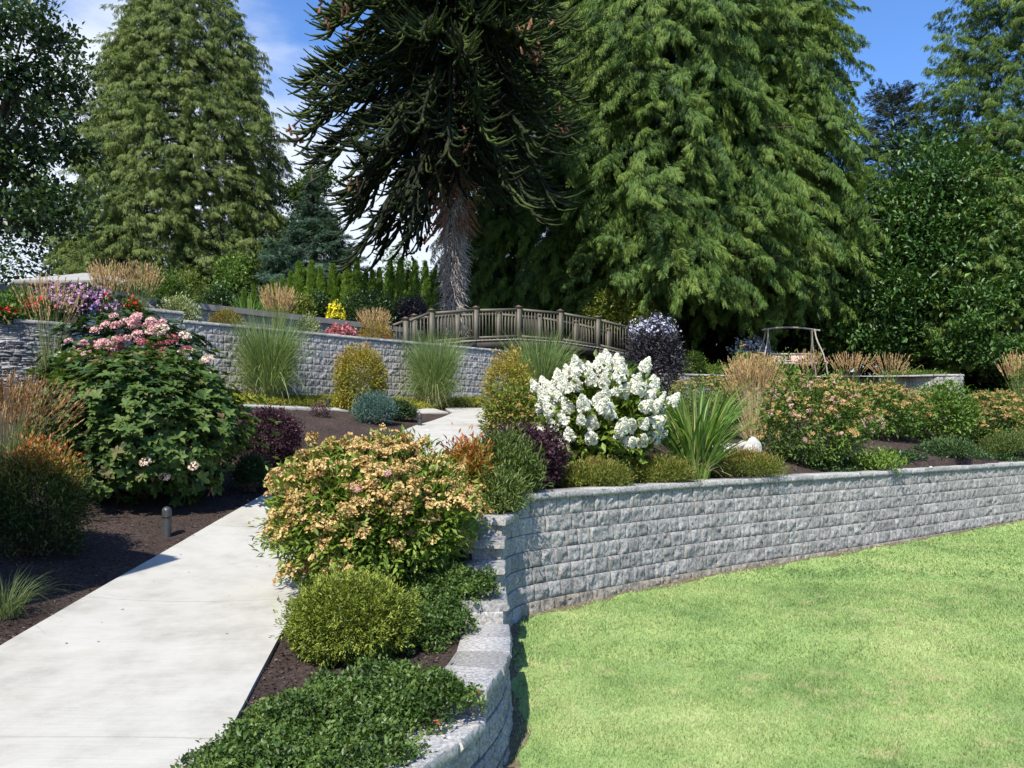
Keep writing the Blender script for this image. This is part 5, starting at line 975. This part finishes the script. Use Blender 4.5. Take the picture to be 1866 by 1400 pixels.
# ------------------------------------------------------------------ house beside the path (its corner shades the bed)
HC = np.array([-5.20, 6.50]); ha = nrm(np.array([-.93, .36])); hb = np.array([-ha[1], ha[0]]); htop = 4.6; hrz = math.atan2(ha[1], ha[0])
hs = thing('house', 'tan flat-roofed house whose corner throws the shadow on the mulch bed', 'house', (HC[0], HC[1], -.8), rz=hrz)
def hl(x, y, z): return (x, y, z)                        # local: x along the back wall, y away from the path
mb = MB(); box(mb, (3.5, 4.06, 2.6), (3.44, 4.0, 2.95)); mb.build('wall', M_SIDING, hs)
mb = MB(); box(mb, (3.5, 4.06, htop+.8-.09), (3.52, 4.08, .09)); mb.build('roof', M_ROOF, hs)
for x in (1.8, 4.8): mb = MB(); box(mb, (x, .055, 2.6), (.55, .02, .6)); f = mb.build('window_frame', plain('white_trim', (.75, .75, .72), .5), hs); mb = MB(); box(mb, (x, .03, 2.6), (.48, .012, .53)); mb.build('pane', M_GLASSD, f)
for y in (2.2, 5.2): mb = MB(); box(mb, (.055, y, 2.6), (.02, .55, .6)); f = mb.build('window_frame', plain('white_trim', (.75, .75, .72), .5), hs); mb = MB(); box(mb, (.03, y, 2.6), (.012, .48, .53)); mb.build('pane', M_GLASSD, f)
# ------------------------------------------------------------------ terrace and upper-bed planting
ZT, ZU = 4.08, 5.0
def tb(name, label, u, D, u0, u1, vt, mat, n, size, z, **k): return fine(name, label, 'bush', u, D, u0, u1, vt, mat, n, size, z=z, **k)
def flowers(root, P, Dn, rr, mat, n, fs, name='flowers', front=.3, clump=9, r=.05, zlo=-.2):
    b = np.array(root.location); k = np.where((rr > .75) & (Dn[:, 1] < front) & (Dn[:, 2] > zlo))[0]; k = rng.choice(k, min(n, len(k)), replace=False); mb = MB()
    Q = np.repeat(P[k]+Dn[k]*.06, clump, 0)+rng.normal(0, r, (len(k)*clump, 3)); head_mesh(mb, Q, fs, np.repeat(Dn[k], clump, 0)); o = mb.build(name, mat, root, origin=b); o['kind'] = 'stuff'; return o
r4 = tb('purple_phlox', 'large mound of purple-pink flowers on the left terrace under the grey roof', 140, 18.8, 62, 205, 530, G_DARK, 700, .08, 3.66, v0=.3, wid=.5); flowers(*r4, FL_PURP, 190, .045, r=.05)
for lb, u, D, u0, u1, vt, z in (('red flowers at the far left edge on the stone wall', 6, 17.0, -14, 14, 562, 3.66), ('red flowers left of the purple flower mound', 70, 17.6, 50, 88, 545, 3.66), ('red flowers right of the purple flower mound above the coping', 190, 18.6, 176, 204, 550, 3.66), ('red flowers before the small upper stone wall', 240, 19.8, 224, 254, 553, 4.08)):
    r4 = tb('red_geranium', lb, u, D, u0, u1, vt, G_MID, 120, .07, z, v0=.3, wid=.8); flowers(*r4, FL_RED, 13, .045, r=.035, zlo=.1)
r4 = tb('blue_lobelia', 'small patch of deep blue flowers at the end of the purple mound', 172, 18.0, 166, 180, 568, G_DARK, 60, .05, 3.66); flowers(*r4, leaf('blue_flower', [(.06, .05, .35), (.12, .10, .50)], trans=.1, tc=(1, 1, 1, 1)), 16, .03, r=.03)
tb('green_shrub', 'green leafy shrub at the far left above the stone wall', 40, 18.0, -20, 70, 535, G_MID, 400, .08, 3.66, v0=.35, wid=.5)
tb('variegated_shrub', 'cream and green variegated shrub on the terrace left of the green clumps', 326, 22.6, 296, 358, 547, leaf('leaf_variegated', [(.12, .17, .05), (.34, .40, .18), (.62, .62, .40)], trans=.2), 600, .07, ZT, v0=.5, dv=.4)
tb('nandina', 'low reddish and lime bush on the terrace edge above the block wall', 412, 23.4, 388, 442, 570, G_NAND, 350, .06, ZT, v0=.25, dv=.3)
tb('variegated_shrub', 'small pale variegated bush right of the leftmost tall green clump', 560, 25.8, 544, 582, 580, leaf('leaf_variegated', []), 300, .06, ZT, v0=.4)
r4 = tb('pink_flower_patch', 'low patch of pink flowers on the block wall coping', 622, 25.6, 598, 646, 598, G_MID, 200, .06, ZT, v0=.4); flowers(*r4, FL_ROSE, 90, .05, r=.04)
tb('nandina', 'low orange-tipped nandina by the foot of the terrace reed grass', 685, 26.5, 660, 722, 592, G_NAND, 320, .06, ZT, v0=.35, dv=.35)
tb('green_shrub', 'leafy green bush under the left end of the footbridge', 915, 29.6, 902, 945, 636, G_DARK, 260, .09, 2.9, v0=.6)
for lb, u, D, u0, u1, vt, m_, v in (('grey-green bush left of the pointed hedge', 300, 29, 262, 345, 498, G_MID, .3), ('yellow-green rhododendron bush below the left cedar', 330, 33, 285, 392, 492, leaf('leaf_yellow_green', []), .3), ('low dark bush along the smooth wall top', 400, 31, 372, 432, 522, G_DARK, .5), ('brownish low bush right of the tall reed grass', 545, 30.5, 520, 572, 548, G_HEATH, .35), ('small dark green bush left of the yellow flowers', 580, 31, 562, 602, 543, G_DARK, .5), ('large dark clipped bush right of the yellow flowers', 668, 32, 628, 724, 538, G_DARK, .3), ('dark brownish bush near the footbridge end', 750, 32.4, 722, 784, 553, G_BLACK, .3), ('blue-green shrub far left under the leafy tree', 235, 27, 200, 268, 520, G_MID, .25)):
    tb('evergreen_bush', lb, u, D, u0, u1, vt+(8 if u < 500 else 0), m_, 600, .10, ZU, v0=v, wid=.5)
r4 = tb('yellow_flowering_bush', 'round bush of bright yellow flowers on the smooth wall top', 611, 29.8, 600, 624, 556, G_MID, 200, .06, ZU, v0=.4); flowers(*r4, FL_YELL, 60, .045, r=.04)
b = np.array([px(455, 29.5), 29.5, ZU]); root = thing('sword_leaved_plant', 'tall bright green sword-leaved clump on the smooth wall top', 'plant', b); mb = MB(); blades(mb, b, 130, 1.35, .35, .7, .018, v0=.3, dv=.2, droop=.3, hv=.5); mb.build('leaves', G_IRIS, root, origin=b)
b = np.array([px(290, 25.2), 25.2, ZT]); root = thing('ornamental_grass', 'arching blue-green grass beside the roof, right of the tan reed grass', 'ornamental grass', b); mb = MB(); blades(mb, b, 500, 1.55, .2, .8, .010, v0=.1, dv=.2, droop=.6, hv=.6); mb.build('green_blades', G_MISC, root, origin=b)
# black-leaved elder with lace flowers, right bank of the bridge
r4 = tb('black_elder', 'blackish purple bush topped with pale lavender lace flowers at the bridge end', 1190, 29.5, 1140, 1242, 590, G_BLACK, 1300, .10, 2.4, v0=.45, dv=.3, wid=.4, lump=.12, zmin=-.95)
flowers(*r4, FL_LAV, 85, .055, r=.10, zlo=.5, clump=9, front=.9)
r4 = tb('lavender_flowering_bush', 'distant bush with pale lavender flowers left of the garden swing', 1368, 39, 1335, 1402, 626, G_DARK, 500, .11, 3.7); flowers(*r4, FL_LAV, 110, .07, r=.10, zlo=.1, clump=9)
tb('green_shrub', 'small grey-green shrub right of the blackish bush', 1262, 36.5, 1242, 1288, 643, G_MID, 300, .08, 3.66, v0=.6)
tb('low_juniper', 'low green juniper along the top of the low curved wall', 1665, 37.6, 1600, 1740, 677, G_MID, 700, .08, 3.62, v0=.6, zmin=-.1, cz=.3, depth=.3)
tb('green_shrub', 'low green plants above the wall beside the blackish bush', 1310, 36.3, 1285, 1345, 664, G_MID, 260, .08, 3.66, v0=.7, zmin=0, cz=.3)
tb('white_flowering_bush', 'bush with white flowers at the right frame edge before the laurel', 1868, 24.5, 1845, 1890, 655, G_MID, 120, .09, None, v0=.5)
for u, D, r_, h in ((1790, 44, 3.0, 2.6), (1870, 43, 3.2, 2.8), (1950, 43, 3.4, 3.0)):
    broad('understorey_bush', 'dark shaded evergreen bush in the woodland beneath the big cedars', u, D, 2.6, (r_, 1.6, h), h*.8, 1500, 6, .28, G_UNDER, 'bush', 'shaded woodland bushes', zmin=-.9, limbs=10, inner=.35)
fine('grey_green_bush', 'soft grey-green bush behind the iris leaves', 'bush', 1290, 18.5, 1240, 1345, 722, leaf('feathery_green', []), 600, .07, v0=.75, wid=.3, up=.9)
spirea('ochre spirea at the foot of the low wall, behind the white hydrangea', 1285, 27.5, 1225, 1345, 692, 90, 0, tip=420)
fine('green_bush', 'green shrub in the dip between the footbridge and the low wall', 'bush', 1130, 26.5, 1085, 1180, 668, G_DARK, 400, .10, wid=.5, v0=.5)
# fallen leaves and crumbs of bark on the path edges
mb = MB(); n = 34; y = rng.uniform(5.2, 13.5, n); e = rng.random(n) < .5; f = rng.random(n)**2.5*.9; xl_ = np.interp(y, pl[:, 1], pl[:, 0]); xr2 = np.interp(y, pr[:, 1], pr[:, 0]); x = np.where(e, xl_+f, xr2-f)
P = np.stack([x, y, gz(x, y)+.052], -1); R_ = frames(rng.normal(0, 1, P.shape)*[1, 1, .15], np.tile(UPV, (n, 1))+rng.normal(0, .15, P.shape)); s_ = rng.uniform(.012, .034, n); scat(mb, T_LEAF, F_LEAF, P, R_, s_)
tag(mb.build('fallen_leaves', leaf('dry_leaf', [(.10, .06, .03), (.24, .16, .07), (.35, .28, .12)], trans=.1)), 'a few tiny dry leaves and bark crumbs along the concrete path edges', 'litter', kind='stuff')
